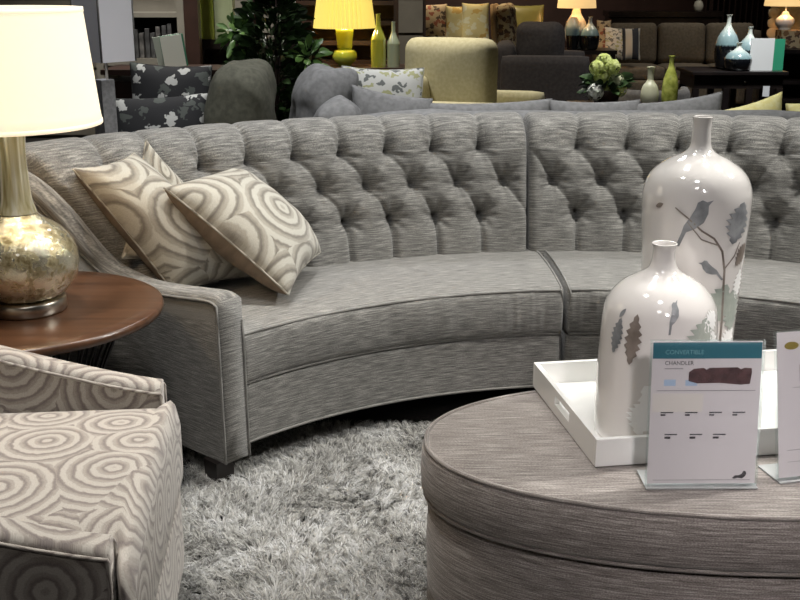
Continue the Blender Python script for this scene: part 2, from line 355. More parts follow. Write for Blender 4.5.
def tufted_back(th0, th1, dth, ncol, parent, flip):
    """th0 is the seam side; columns step away from it"""
    RR = 1.98; sgn = -1 if th1 < th0 else 1; dz = .38
    W = abs(th1 - th0)
    U = lambda th: math.radians((th - th0) * sgn) * RR       # metres along the curve from the seam
    du = math.radians(abs(dth)) * RR
    row_d = [z - dz for z in ROWZ]                             # distance up the skin
    btn = []
    wz = lambda r: math.radians(W + 24.2 * max(0, ROWZ[r] - .55)) * RR
    for r in (0, 2):
        for k in range(1, ncol + 1):
            if k * du < wz(r) - .03: btn.append((k * du, row_d[r], r))
    for k in range(0, ncol + 1):
        if (k + .5) * du < wz(1) - .03: btn.append(((k + .5) * du, row_d[1], 1))
    B = np.array([(b[0], b[1]) for b in btn])
    segs = []
    for (u, v, r) in btn:
        if r == 0: segs.append((u, v, u, 1.2))
        if r == 2: segs.append((u, v, u, -.2))
        if r == 1:
            for s_ in (-.5, .5):
                for r2 in (0, 2): segs.append((u, v, u + s_ * du, row_d[r2]))
    segs = [s_ for s_ in segs if -.001 <= s_[2] <= math.radians(W) * RR + .26]
    S = np.array(segs)
    nu = int(math.radians(W + 6) * RR / .0056); nv = 122
    fl_ = lambda z: min(8.8, 24.2 * max(0, z - .55))          # the end of the back leans outwards with the arm
    ths = np.linspace(th0, th1, nu); P = np.zeros((nu, nv, 3)); UV = np.zeros((nu, nv, 2))
    for i, th in enumerate(ths):
        prof = [back_profile(j / (nv - 1), th) for j in range(nv)]
        R = np.array([p[0] for p in prof]); z = np.array([p[1] for p in prof]); pad = np.array([p[2] for p in prof]); d = np.array([p[3] for p in prof])
        wid = np.array([W + (fl_(zz) if j < nv * .8 else 8.8) for j, zz in enumerate(z)])
        ta = wid * i / (nu - 1); u = np.radians(ta) * RR; thj = th0 + sgn * ta
        db = np.sqrt((B[None, :, 0] - u[:, None]) ** 2 + (B[None, :, 1] - d[:, None]) ** 2); near = db.argmin(1); db = db.min(1)
        ax, ay, bx_, by_ = S.T; ex, ey = bx_ - ax, by_ - ay; l2 = ex ** 2 + ey ** 2
        t = np.clip(((u[:, None] - ax) * ex + (d[:, None] - ay) * ey) / l2, 0, 1)
        dist = np.sqrt((ax + t * ex - u[:, None]) ** 2 + (ay + t * ey - d[:, None]) ** 2)
        vert = np.abs(ex) < 1e-6
        dv = dist[:, vert].min(1); dr = dist[:, (~vert) & (ex * ey * sgn > 0)].min(1); dl_ = dist[:, (~vert) & (ex * ey * sgn < 0)].min(1)
        e = np.minimum(u, np.radians(wid) * RR - u)
        # crease lengths fade towards their middle, where the cloth is only folded
        bulge = .062 * (1 - np.exp(-(db / .034) ** 1.15)) + .030 * (1 - np.exp(-(dv / .010))) + .012 * (1 - np.exp(-(dr / .011))) + .005 * (1 - np.exp(-(dl_ / .011)))
        ang = np.arctan2(d - B[near, 1], u - B[near, 0]); gat = .0034 * np.sin(ang * 8 + near) * np.exp(-((db - .036) / .026) ** 2)
        off = (bulge + gat) * pad
        off = off - np.where(e < .03, (.03 - np.sqrt(np.maximum(.03 ** 2 - (.03 - np.minimum(e, .03)) ** 2, 0))), 0) * (pad > .1)
        Rn = np.gradient(z); zn = -np.gradient(R); ln = np.hypot(Rn, zn); Rn, zn = Rn / ln, zn / ln
        R2 = R - off * Rn + .026; z2 = z - off * zn
        for j in range(nv): P[i, j] = pol(R2[j], thj[j], z2[j])
        UV[i, :, 0] = u * sgn + (0 if sgn > 0 else 7.3); UV[i, :, 1] = d
    mb = MB().grid(P, UV)
    # plain rear face and bottom, closed to the skin's edges
    bot = []
    Pr = np.zeros((nu, 4, 3)); UVr = np.zeros((nu, 4, 2))
    for i, th in enumerate(ths):
        pr = back_profile(1, th); f_ = i / (nu - 1)
        for j, (R, z) in enumerate(((pr[0], pr[1]), (2.20, .5), (2.17, .14), (1.945, .14))):
            Pr[i, j] = pol(R, th0 + sgn * f_ * (W + (8.8 if j == 0 else 2.0)), z); UVr[i, j] = (U(th), z)
        bot.append(tuple(P[i, 0]))
    mb.grid(Pr, UVr)
    low = np.zeros((nu, 2, 3)); low[:, 0] = Pr[:, 3]; low[:, 1] = P[:, 0]; mb.grid(low, UVr[:, :2])
    for i in (0, nu - 1):
        V = [tuple(P[i, j]) for j in range(nv)] + [tuple(Pr[i, j]) for j in range(1, 4)]
        mb.add(V, [tuple(range(len(V)))], [(v[0], v[2]) for v in V])
    o = weld(mb.build('back', M['sofa'], parent), 2e-5)
    # buttons
    mbb = MB().lathe([(0, .006), (.005, .0055), (.009, .003), (.0105, 0), (.009, -.003), (0, -.004)], 14)
    proto = None
    for (u, v, r) in btn:
        th = th0 + sgn * math.degrees(u / RR); z = dz + v; R = 1.978 + .075 * (z - dz) / .5
        if proto is None: proto = b = mbb.build('button', M['button'], parent)
        else: b = proto.copy(); COL.objects.link(b)
        a = math.radians(th); b.location = pol(R - .003, th, z); b.rotation_euler = Vector((-math.cos(a), -math.sin(a), .15)).to_track_quat('Z', 'Y').to_euler(); b.parent = parent
def arc_tube(R, z, th0, th1, r, n=90): return [pol(R, th0 + (th1 - th0) * i / (n - 1), z) for i in range(n)]

ARM = [(1.385, .575), (1.40, .590), (1.5, .577), (1.6, .566), (1.75, .556), (1.88, .555), (1.97, .565), (2.04, .592), (2.10, .632), (2.16, .682), (2.22, .742), (2.27, .80), (2.31, .85), (2.34, .86)]
def arm_part(thp, side, parent):
    """side +1: the arm lies on the increasing-angle side of the radial line thp"""
    a = math.radians(thp); d = Vector((math.cos(a), math.sin(a), 0)); n_ = Vector((-math.sin(a), math.cos(a), 0)) * side
    C = Vector((CX, CY, 0)); T = .088
    key = [C + d * R + Vector((0, 0, z)) for R, z in ((1.385, .575), (1.40, .588), (1.5, .577), (1.6, .566), (1.70, .557), (1.79, .554), (1.86, .562))]
    key += [Vector(pol(R, thp + side * t, z)) for R, t, z in ((1.90, .9, .585), (1.905, 2.2, .63), (1.91, 3.4, .685), (1.915, 4.8, .755), (1.925, 6.6, .83), (1.945, 8.0, .885), (1.985, 8.9, .915), (2.06, 9.0, .918), (2.17, 8.8, .90))]
    ln_ = [0]
    for i in range(1, len(key)): ln_.append(ln_[-1] + (key[i] - key[i - 1]).length)
    st = 64; K = np.array(key); ss = np.linspace(0, ln_[-1], st)
    I = np.stack([np.interp(ss, ln_, K[:, k]) for k in range(3)], 1)
    Is = I.copy()
    for _ in range(3): Is[1:-1] = (Is[:-2] + 2 * Is[1:-1] + Is[2:]) / 4
    r = .024; rows = 9; P = []; UV = []
    Rb = np.linspace(1.385, 2.19, st)
    for i in range(st):
        p = Vector(Is[i]); t = (Vector(Is[min(i + 1, st - 1)]) - Vector(Is[max(i - 1, 0)])).normalized()
        b_ = t.cross(n_) * side; b_.normalize()
        if b_.z < 0 and i < st - 8: b_ = -b_
        top = []
        for k in range(7): an = math.radians(180 - 90 * k / 6); top.append(p + n_ * (r + r * math.cos(an)) + b_ * (-r + r * math.sin(an)))
        for k in range(7): an = math.radians(90 - 90 * k / 6); top.append(p + n_ * (T - r + r * math.cos(an)) + b_ * (-r + r * math.sin(an)))
        f0 = C + d * Rb[i] + Vector((0, 0, .095)); f1 = f0 + n_ * T
        line = [f0.lerp(top[0], k / rows) for k in range(rows)] + top + [top[-1].lerp(f1, k / rows) for k in range(1, rows + 1)]
        P.append([tuple(q) for q in line])
        UV.append([((Vector(q) - C).dot(d), q[2]) if (j < rows or j >= rows + 14) else (ss[i] + 9, j * .0068) for j, q in enumerate(line)])
    P = np.array(P); UV = np.array(UV); m_ = P.shape[1]
    mb = MB().grid(P, UV)
    for i in (0, st - 1): mb.add(P[i], [tuple(range(m_))], [(np.dot(p_, n_) * 1.0 + 3, p_[2]) for p_ in P[i]])
    mb.add([P[0, 0], P[-1, 0], P[-1, -1], P[0, -1]], [(0, 1, 2, 3)])
    bo = weld(mb.build('arm', M['sofa'], parent))
    pt = MB(); jo = rows + 12
    path = [tuple(P[0, j] - np.array(d) * .001) for j in range(m_ - 1, rows + 13, -1)] + [tuple(P[i, jo] + np.array(n_) * .002) for i in range(0, st)]
    pt.tube(path, .0042, 6)
    pt.tube([tuple(P[0, j] - np.array(d) * .001) for j in range(0, rows)], .0036, 6)
    pt.build('piping', M['sofa'], bo)
    return d, n_, C

def seat_warp(seed):
    def w_(q, th):
        R, z = q
        front = max(0, 1 - (R - 1.40) / .10)
        if front > 0:
            wv = noise.noise(Vector((th * .13 + seed, z * 5, 0))) * .007 + noise.noise(Vector((th * .5 + seed, z * 7, 4))) * .0025
            rp = math.exp(-((abs(th - 92.7) - 5) / 3.5) ** 2); wv += rp * .0009 * math.sin(th * 4.4 + 1.5 * math.sin(th * 1.3)) + rp * .003 * noise.noise(Vector((th * 1.7, z * 4, 9)))
            R = R - front * (wv + .008 * (1 - ((z - .375) / .075) ** 2))
        return np.array([R, z])
    return w_
def sofa_section(label, th0, th1, dth, ncol, seed, arm_side):
    t = thing('sofa_section', label, 'sofa', pol(1.75, (th0 + th1) / 2, 0))
    Minv = Matrix.Translation(-Vector(t.location)); sgn = -1 if th1 < th0 else 1
    before = set(bpy.data.objects)
    tufted_back(th0 + 1.4 + sgn * .15, th1 - sgn * 4.5, dth, ncol, t, sgn)
    ends = th0 + sgn * .25; e1 = th1 - sgn * 4.25
    cu = weld(sweep(rrect(1.402, 1.975, .300, .452, .022, crown=.018), ends, e1, 260, warp=seat_warp(seed)).build('seat_cushion', M['sofa'], t), 1e-5)
    pp = MB()
    pp.tube(arc_tube(1.410, .449, ends + sgn * .35, e1 - sgn * .3, 0, 90), .0048, 6)
    pp.tube(arc_tube(1.408, .303, ends + sgn * .35, e1 - sgn * .3, 0, 90), .0042, 6)
    pp.tube([pol(1.405, ends + sgn * .3, z) for z in np.linspace(.305, .448, 8)] + [pol(R, ends + sgn * .25, .452 + .018 * (1 - ((R - 1.69) / .285) ** 2)) for R in np.linspace(1.42, 1.96, 14)], .004, 6)
    pp.build('piping', M['sofa'], cu)
    base = weld(sweep(rrect(1.405, 2.10, .118, .298, .012), ends, e1, 90).build('base', M['sofa'], t), 1e-5)
    MB().tube(arc_tube(1.404, .124, ends + sgn * .3, e1 - sgn * .2, 0, 80), .0042, 6).build('piping', M['sofa'], base)
    thp = e1 + sgn * .1
    d, n_, C = arm_part(thp, sgn, t)
    for R, o_ in ((1.435, .072), (2.08, .06)):
        q = C + d * R + n_ * o_
        MB().lathe([(0, 0), (.036, 0), (.040, .01), (.044, .094), (0, .094)], 4).build('foot', M['blackwood'], t, smooth=False).location = (q.x, q.y, 0)
        bpy.context.view_layer.update()
    for R in (1.47, 2.08):
        MB().lathe([(0, 0), (.026, 0), (.036, .118), (0, .118)], 4).build('foot', M['blackwood'], t, smooth=False).location = pol(R, th0 + sgn * 2.6, 0)
    for o in set(bpy.data.objects) - before:
        if o.parent == t: o.matrix_parent_inverse = Minv
    return t
sofa_section('grey tufted curved sofa section with the patterned pillows and sloping arm', TS, 142.4, 4.95, 9, 3.1, 1)
sofa_section('grey tufted curved sofa section behind the tall bird vases, right half of the sofa', TS, 42.5, -5.15, 9, 8.4, -1)

# ------------------------------------------------------------ pillows from four corners
def quad_pillow(name, corners, thick, m, label, group, mback=None, pinch=.35, n=30, seed=0, uvs=1.0, exp=.42, cat='pillow', back_thick=None):
    c = [Vector(p) for p in corners]; cen = sum(c, Vector()) / 4
    t = thing(name, label, cat, cen, 0, group)
    nrm = ((c[1] - c[0]).cross(c[3] - c[0]) + (c[2] - c[1]).cross(c[0] - c[1])).normalized()
    lu = (c[1] - c[0]).length; lv = (c[3] - c[0]).length
    def side(sg, th):
        P = np.zeros((n, n, 3)); UV = np.zeros((n, n, 2))
        for i in range(n):
            for j in range(n):
                u, v = -math.cos(PI * i / (n - 1)), -math.cos(PI * j / (n - 1))
                # edges bow inward between the corners
                uu = u * (1 - .07 * (1 - v * v)); vv = v * (1 - .07 * (1 - u * u))
                a, b = (uu + 1) / 2, (vv + 1) / 2
                q = c[0].lerp(c[1], a).lerp(c[3].lerp(c[2], a), b)
                hgt = (max(0, (1 - u * u) * (1 - v * v))) ** exp
                wr = noise.noise(Vector((u * 2.2 + seed, v * 2.2, sg))) * .10 + noise.noise(Vector((u * 5 + seed, v * 5, sg))) * .04
                q = q + nrm * sg * th * hgt * (1 + wr) - cen
                P[i, j] = q; UV[i, j] = (a * lu * uvs + seed, b * lv * uvs + seed * .3)
        return MB().grid(P, UV, flip=(sg > 0))
    f = side(1, thick).build('front_cover', m, t, fix=False)
    k = side(-1, back_thick or thick).build('back_cover', mback or m, t, fix=False)
    edge = []
    for e in range(4):
        for i in range(12):
            s_ = -math.cos(PI * i / 12); u, v = [(s_, -1), (1, s_), (-s_, 1), (-1, -s_)][e]
            uu = u * (1 - .07 * (1 - v * v)); vv = v * (1 - .07 * (1 - u * u)); a, b = (uu + 1) / 2, (vv + 1) / 2
            edge.append(c[0].lerp(c[1], a).lerp(c[3].lerp(c[2], a), b) - cen)
    MB().tube(edge, .0035, 6, closed=True).build('piping', m, t)
    return t
G = 'ring patterned pillows at the left end of the curved sofa'
quad_pillow('throw_pillow', [(-.84, 3.22, .60), (-.50, 3.46, .50), at(183, 190, 3.44), at(146, 140, 3.40)], .085, M['pillow'], 'ring patterned pillow at the back of the three, only its upper corner showing', G, M['pillowback'], seed=2.2)
quad_pillow('throw_pillow', [(-.68, 3.20, .49), (-.48, 3.42, .49), at(134, 153, 3.34), at(73, 169, 3.14)], .115, M['pillow'], 'ring patterned pillow leaning over the sofa arm, middle one of the three', G, M['pillowback'], seed=5.37)
quad_pillow('throw_pillow', [(-.335, 3.17, .50), (-.265, 3.56, .535), (-.560, 3.64, .80), (-.687, 3.165, .825)], .112, M['pillow'], 'beige and grey ring patterned pillow tipped forward on the seat, front one of the three', G, M['pillowback'], seed=1.12)

# ------------------------------------------------------------ ottoman
OX, OY, OA, OB = .805, 2.255, .755, .375
def sup(a, k=1.0, e=2.15):
    c, s_ = math.cos(a), math.sin(a); return (math.copysign(abs(c) ** (2 / e), c) * OA * k, math.copysign(abs(s_) ** (2 / e), s_) * OB * k)
def oval(prof, seg=120, top=True):
    """prof: list of (inset metres, z)"""
    P = np.zeros((seg, len(prof), 3)); UV = np.zeros((seg, len(prof), 2)); arc = 0; prev = None
    for i in range(seg):
        a = 2 * PI * i / seg; x, y = sup(a); ln = math.hypot(x / OA ** 2, y / OB ** 2); nx, ny = x / OA ** 2 / ln, y / OB ** 2 / ln
        if prev: arc += math.hypot(x - prev[0], y - prev[1])
        prev = (x, y)
        for j, (ins, z) in enumerate(prof):
            P[i, j] = (x - nx * ins, y - ny * ins, z); UV[i, j] = (arc, z)
    return P, UV
ot = thing('ottoman', 'large oval grey upholstered ottoman holding the white tray and the signs', 'ottoman', (OX, OY, 0))
def oval_body(name, prof, cap_z, crown, parent, mtl):
    P, UV = oval(prof); mb = MB().grid(P, UV, close_u=True)
    seg = P.shape[0]; k = 16; Q = np.zeros((seg, k, 3)); Uq = np.zeros((seg, k, 2))
    for i in range(seg):
        for j in range(k):
            f = 1 - j / (k - 1) * .995; Q[i, j] = (P[i, -1, 0] * f, P[i, -1, 1] * f, cap_z + crown * (1 - f ** 3)); Uq[i, j] = (Q[i, j, 0] * .9 + Q[i, j, 1] * .35, Q[i, j, 1])
    mb.grid(Q, Uq, close_u=True)
    return weld(mb.build(name, mtl, parent), 1e-5)
M['ottside'] = M['ottoman']
base = oval_body('base', [(.03, .03), (.012, .035), (.012, .10), (.010, .20), (.014, .285), (.03, .300)], .300, 0, ot, M['ottoman'])
cush = oval_body('top_cushion', [(.03, .306), (.008, .310), (-.002, .325), (-.004, .37), (-.001, .41), (.006, .424), (.016, .430)], .430, .004, ot, M['ottoman'])
def rimtube(ins, z, r):
    P, _ = oval([(ins, z)]); return MB().tube([tuple(p[0]) for p in P], r, 6, closed=True)
rimtube(.008, .4275, .0052).build('piping', M['ottoman'], cush); rimtube(.006, .309, .0045).build('piping', M['ottoman'], cush)
for sx in (-.42, .42):
    for sy in (-.18, .18): MB().lathe([(0, 0), (.028, 0), (.028, .035), (0, .035)], 12).build('foot', M['blackwood'], ot).location = (sx, sy, 0)
ZT = .4345

# tray
TA = math.radians(9)
ty = thing('serving_tray', 'white lacquered rectangular tray with cut out handles under the bird vases', 'tray', (.412 + .35 * math.cos(TA) - .235 * math.sin(TA), 2.108 + .35 * math.sin(TA) + .235 * math.cos(TA), ZT + .001), TA)
tw, td, th_ = .70, .47, .062
b = MB().box((0, 0, .004), (tw - .01, td - .01, .008)).build('bottom', M['white'], ty, smooth=False)
for s_ in (-1, 1): MB().box((0, s_ * td / 2, th_ / 2), (tw + .012, .012, th_)).build('long_side', M['white'], ty, bevel=.0015, smooth=False)
for s_ in (-1, 1):
    q = MB(); x = s_ * tw / 2; L_ = td - .012; hl, hz0, hz1 = .11, .024, .046
    q.box((x, -(L_ / 4 + hl / 4), th_ / 2), (.012, L_ / 2 - hl / 2, th_)); q.box((x, (L_ / 4 + hl / 4), th_ / 2), (.012, L_ / 2 - hl / 2, th_))
    q.box((x, 0, hz0 / 2), (.012, hl, hz0)); q.box((x, 0, (hz1 + th_) / 2), (.012, hl, th_ - hz1))
    q.build('short_side', M['white'], ty, smooth=False)

# ------------------------------------------------------------ bird vases
def spline(prof, n=8):
    p = [Vector((a, b, 0)) for a, b in prof]; out = []
    for i in range(len(p) - 1):
        p0, p1, p2, p3 = p[max(i - 1, 0)], p[i], p[i + 1], p[min(i + 2, len(p) - 1)]
        for k in range(n):
            t = k / n; q = .5 * ((2 * p1) + (p2 - p0) * t + (2 * p0 - 5 * p1 + 4 * p2 - p3) * t * t + (-p0 + 3 * p1 - 3 * p2 + p3) * t ** 3); out.append((max(q.x, 0), q.y))
    out.append(prof[-1]); return out
def decal(name, vase_prof, poly, m, parent, off=.0012, step=.008):
    """poly in (angle-metres, height) pasted on the turned wall as a raised skin"""
    bm = bmesh.new(); vs_ = [bm.verts.new((x, y, 0)) for x, y in poly]; bm.faces.new(vs_)
    for it in range(3):
        ed = [e for e in bm.edges if e.calc_length() > step * 2]
        bmesh.ops.triangulate(bm, faces=bm.faces[:])
        ed = [e for e in bm.edges if e.calc_length() > step * 2]
        if not ed: break
        bmesh.ops.subdivide_edges(bm, edges=ed, cuts=1)
    bmesh.ops.triangulate(bm, faces=bm.faces[:])
    zs = [p[1] for p in vase_prof]; rs = [p[0] for p in vase_prof]
    for v in bm.verts:
        z = v.co.y; r = float(np.interp(z, zs, rs)) + off; a = -PI / 2 + v.co.x / .13
        v.co = (r * math.cos(a), r * math.sin(a), z)
    bmesh.ops.recalc_face_normals(bm, faces=bm.faces[:])
    ret = bmesh.ops.extrude_face_region(bm, geom=bm.faces[:])
    for v in [g for g in ret['geom'] if isinstance(g, bmesh.types.BMVert)]:
        rr = math.hypot(v.co.x, v.co.y); v.co.x *= (rr + .0006) / rr; v.co.y *= (rr + .0006) / rr
    me = bpy.data.meshes.new(name); bm.to_mesh(me); bm.free(); return link(name, me, m, parent, False)
def bird(x, y, s, rot=0, mir=1):
    P = [(-1.5, -.62), (-1.35, -.72), (-.75, -.30), (-.35, -.36), (.15, -.30), (.5, -.05), (.68, .25), (.98, .34), (.70, .42), (.56, .60), (.32, .62), (.12, .44), (-.25, .22), (-.7, .02), (-1.0, -.25)]
    c, s2 = math.cos(rot), math.sin(rot); return [(x + s * (a * mir * c - b_ * s2), y + s * (a * mir * s2 + b_ * c)) for a, b_ in P]
def leaf(x, y, s, rot, wd=.42, lobes=0):
    P = []; n = 15 if lobes else 9
    for k in range(n): t = k / (n - 1); P.append((t * 2 - 1, wd * math.sin(PI * t) ** .8 * (1 + (.75 * (k % 2) if lobes else 0))))
    for k in range(1, n - 1): t = 1 - k / (n - 1); P.append((t * 2 - 1, -wd * math.sin(PI * t) ** .8 * (1 + (.75 * (k % 2) if lobes else 0))))
    c, s2 = math.cos(rot), math.sin(rot); return [(x + s * (a * c - b_ * s2), y + s * (a * s2 + b_ * c)) for a, b_ in P]
def branch(pts, w0=.004, w1=.0018):
    Lh, Rh = [], []
    for i, p in enumerate(pts):
        a = pts[max(0, i - 1)]; b_ = pts[min(len(pts) - 1, i + 1)]; d = Vector((b_[0] - a[0], b_[1] - a[1])).normalized(); w_ = w0 + (w1 - w0) * i / (len(pts) - 1)
        Lh.append((p[0] - d.y * w_, p[1] + d.x * w_)); Rh.append((p[0] + d.y * w_, p[1] - d.x * w_))
    return Lh + Rh[::-1]
def vase(label, loc, prof, motifs, rz=0, lift=0):
    t = thing('vase', label, 'vase', loc, rz, 'white porcelain bottle vases painted with birds')
    pr = spline(prof); inner = [(max(r - .004, .001), z) for r, z in pr if z > pr[-1][1] * .75][::-1]
    body = MB().lathe(pr + [(pr[-1][0] - .002, pr[-1][1] + .001)] + inner, 72).build('body', M['porcelain'], t)
    for nm, poly, m in motifs: decal(nm, pr, [(x_, z_ + lift) for x_, z_ in poly], m, t)
    return t
TP = [(0, 0), (.095, 0), (.108, .006), (.112, .04), (.116, .20), (.124, .36), (.130, .46), (.127, .50), (.110, .533), (.075, .558), (.040, .574), (.026, .588), (.0225, .61), (.0215, .635), (.024, .652)]
SP = [(0, 0), (.112, 0), (.124, .006), (.128, .03), (.128, .12), (.125, .20), (.121, .265), (.112, .300), (.088, .330), (.055, .350), (.034, .363), (.026, .378), (.0235, .395), (.024, .41), (.027, .418)]
h_ = .652
# (x metres round the wall from the side facing the camera, z)
tall = [('bird_motif', bird(-.022, .420, .050, .55), M['motif']), ('bird_motif', bird(.015, .305, .030, -.15, -1), M['motif']),
        ('branch_motif', branch([(-.075, .440), (-.045, .420), (-.01, .392), (.02, .375), (.045, .345), (.058, .30), (.062, .25), (.070, .17), (.072, .08)], .0012, .004), M['motifbrown']),
        ('branch_motif', branch([(.058, .305), (.085, .33), (.10, .36)], .002, .001), M['motifbrown']),
        ('branch_motif', branch([(-.045, .41), (-.01, .373), (.03, .36)], .001, .0016), M['motifbrown']),
        ('leaf_motif', leaf(.085, .405, .048, 1.3, .5, 1), M['motif']), ('leaf_motif', leaf(.115, .33, .030, .9, .45, 1), M['motifbrown']),
        ('leaf_motif', leaf(-.112, .345, .014, .9), M['motifbrown']), ('leaf_motif', leaf(-.118, .44, .012, .4), M['motifbrown']),
        ('leaf_motif', leaf(.055, .22, .05, 1.2, .55, 1), M['motifgreen']), ('leaf_motif', leaf(.105, .20, .05, 1.7, .5, 1), M['motifgreen']), ('leaf_motif', leaf(.10, .13, .035, .8, .5, 1), M['motifwhite']),
        ('leaf_motif', leaf(.12, .26, .035, 1.5, .4, 1), M['motifwhite'])]
small = [('bird_motif', bird(.008, .275, .027, .85), M['motif']), ('leaf_motif', leaf(-.082, .215, .055, 1.5, .22, 1), M['motifbrown']), ('leaf_motif', leaf(-.125, .215, .04, 1.4, .25, 1), M['motif']),
         ('leaf_motif', leaf(-.118, .265, .012, 1.0), M['motif']),
         ('leaf_motif', leaf(.075, .215, .05, 1.2, .5, 1), M['motifgreen']), ('leaf_motif', leaf(.108, .25, .03, .6, .5, 1), M['motifwhite']), ('leaf_motif', leaf(.115, .19, .04, 1.6, .45, 1), M['motifwhite']),
         ('leaf_motif', leaf(.05, .13, .05, .9, .5, 1), M['motifgreen']), ('leaf_motif', leaf(-.02, .08, .05, 2.2, .5, 1), M['motifwhite']), ('leaf_motif', leaf(.01, .05, .045, .7, .5, 1), M['motifwhite']), ('leaf_motif', leaf(-.05, .05, .04, 1.4, .5, 1), M['motifwhite'])]
vase('tall white bottle vase with a bird on a branch, the back one in the tray', (.672, 2.455, ZT + .0095), [(r * .93, z * 1.035) for r, z in TP], tall, -.05, .05)
vase('shorter white bottle vase with a small grey bird, the front one in the tray', (.559, 2.262, ZT + .0095), [(r, z * 1.035) for r, z in SP], small, -.03, .035)

# ------------------------------------------------------------ acrylic sign holders
def flatpoly(name, polys, z, m, parent, th=.0004):
    mb = MB()
    for p in polys: mb.prism(p, lambda x, y, s_: (x, -z - th * s_, y))
    return mb.build(name, m, parent, smooth=False)
def rect(x0, y0, x1, y1): return [(x0, y0), (x1, y0), (x1, y1), (x0, y1)]
def text(s, size, loc, m, parent, name='lettering', th=.0002, sx=1.0):
    cu = bpy.data.curves.new(name, 'FONT'); cu.body = s; cu.size = size; cu.extrude = th
    o = bpy.data.objects.new(name, cu); COL.objects.link(o); bpy.context.view_layer.update()
    me = bpy.data.meshes.new_from_object(o.evaluated_get(bpy.context.evaluated_depsgraph_get())); bpy.data.objects.remove(o)
    o = link(name, me, m, parent, False); o.rotation_euler = (PI / 2, 0, 0); o.location = loc; o.scale = (sx, 1, 1); return o
def sign_holder(label, loc, rz, lean, W=.216, Hh=.30):
    t = thing('sign_holder', label, 'sign', loc, rz, 'clear acrylic sign holders on the ottoman')
    pn = MB().box((0, 0, Hh / 2), (W + .008, .0022, Hh)).box((0, .0075, Hh / 2), (W + .008, .0022, Hh)).build('acrylic_panel', M['acrylic'], t, smooth=False)
    pn.rotation_euler = (-lean, 0, 0); pn.location = (0, 0, .003)
    MB().box((0, .035, .0016), (W + .008, .085, .003)).build('foot_plate', M['frosted'], t, smooth=False)
    pp = MB().box((0, .0037, Hh / 2 + .001), (W, .0012, Hh - .008)).build('paper_sheet', M['paper'], t, smooth=False)
    pp.rotation_euler = (-lean, 0, 0); pp.location = (0, 0, .003)
    return t, pp
s1, sh = sign_holder('clear acrylic sign holder with teal headed price sheet, in front of the shorter bird vase', (.603, 2.008, ZT), math.radians(.5), .10)
zf = -.0030
X = lambda px: (px - 706) / 112 * .216
Z = lambda py: .300 - (py - 338) / 152 * .300
flatpoly('header_band', [rect(-.107, Z(357), .107, Z(340.5))], zf, M['teal'], sh)
text('CONVERTIBLE', .0125, (X(663), -.0007 + .0037, Z(352.5)), M['tealtext'], sh, sx=.95).location.y = .0026
text('CHANDLER', .0115, (X(663), .0026, Z(363.5)), M['ink'], sh, sx=.95)
flatpoly('subtitle_line', [rect(X(663), Z(367.8), X(682), Z(366.8))], zf, M['greyink'], sh)
sp = [(688, 371), (693, 367.5), (703, 366.5), (706, 368.5), (709, 366.5), (738, 366), (741, 368), (745, 366.5), (752, 367), (752.5, 372), (751, 383), (746, 383.5), (742, 384), (720, 382), (697, 382.5), (688, 380)]
flatpoly('sofa_picture', [[(X(a), Z(b_)) for a, b_ in sp]], zf, M['sofaink'], sh)
flatpoly('blue_reflections', [rect(X(663), Z(385), X(675), Z(378.5)), rect(X(685), Z(385), X(697), Z(379))], zf - .0004, mat('blue_reflection_tint', (.45, .55, .72), .4), sh)  # bluish reflections on the sign, put in as flat colour
flatpoly('rule_line', [rect(X(656), Z(390.3), X(757), Z(389.6)), rect(X(656), Z(484), X(757), Z(483.4))], zf, M['greyink'], sh)
flatpoly('peach_reflection', [rect(X(652), Z(412), X(704), Z(393))], zf, mat('peach_reflection_tint', (.76, .68, .64), .45), sh)  # peach reflection painted onto the sheet as a patch
bars = []
for px in (661, 686, 711, 735):
    bars += [rect(X(px), Z(413.2), X(px + 13), Z(412)), rect(X(px), Z(416), X(px + 5), Z(414.3))]
for px in (666, 692, 716): bars += [rect(X(px), Z(436.2), X(px + 13), Z(435)), rect(X(px), Z(440), X(px + 6), Z(437.8))]
flatpoly('small_print', bars, zf, M['ink'], sh)
lg = [(738, 482), (741, 479), (745, 478.8), (748, 477.3), (750, 474), (752, 474.5), (753, 477), (751.5, 480), (748.5, 482.3), (744, 481.5), (741, 482.6)]
flatpoly('emblem', [[(X(a), Z(b_)) for a, b_ in lg]], zf, M['ink'], sh)
s2, sh2 = sign_holder('clear acrylic sign holder with gold oval on its sheet, cut off by the right edge', (.874, 2.056, ZT), math.radians(13), .20, Hh=.305)
x0 = -.104
el = lambda cx, cz, a, b_: [(cx + a * math.cos(2 * PI * k / 20), cz + b_ * math.sin(2 * PI * k / 20)) for k in range(20)]
flatpoly('gold_seal', [el(x0 + .028, .274, .016, .008)], zf, M['gold'], sh2)
flatpoly('sofa_picture', [rect(x0 + .046, .200, x0 + .13, .234)], zf, M['sofaink'], sh2)
flatpoly('fabric_picture', [rect(x0 + .046, .110, x0 + .10, .157)], zf, noisy('tan_swatch', (.32, .26, .22), (.5, .44, .4), 60, .5), sh2)
flatpoly('rule_line', [rect(x0 + .03, .188, x0 + .18, .189), rect(x0 + .016, .060, x0 + .18, .0612), rect(x0 + .016, .036, x0 + .18, .0368)], zf, M['greyink'], sh2)

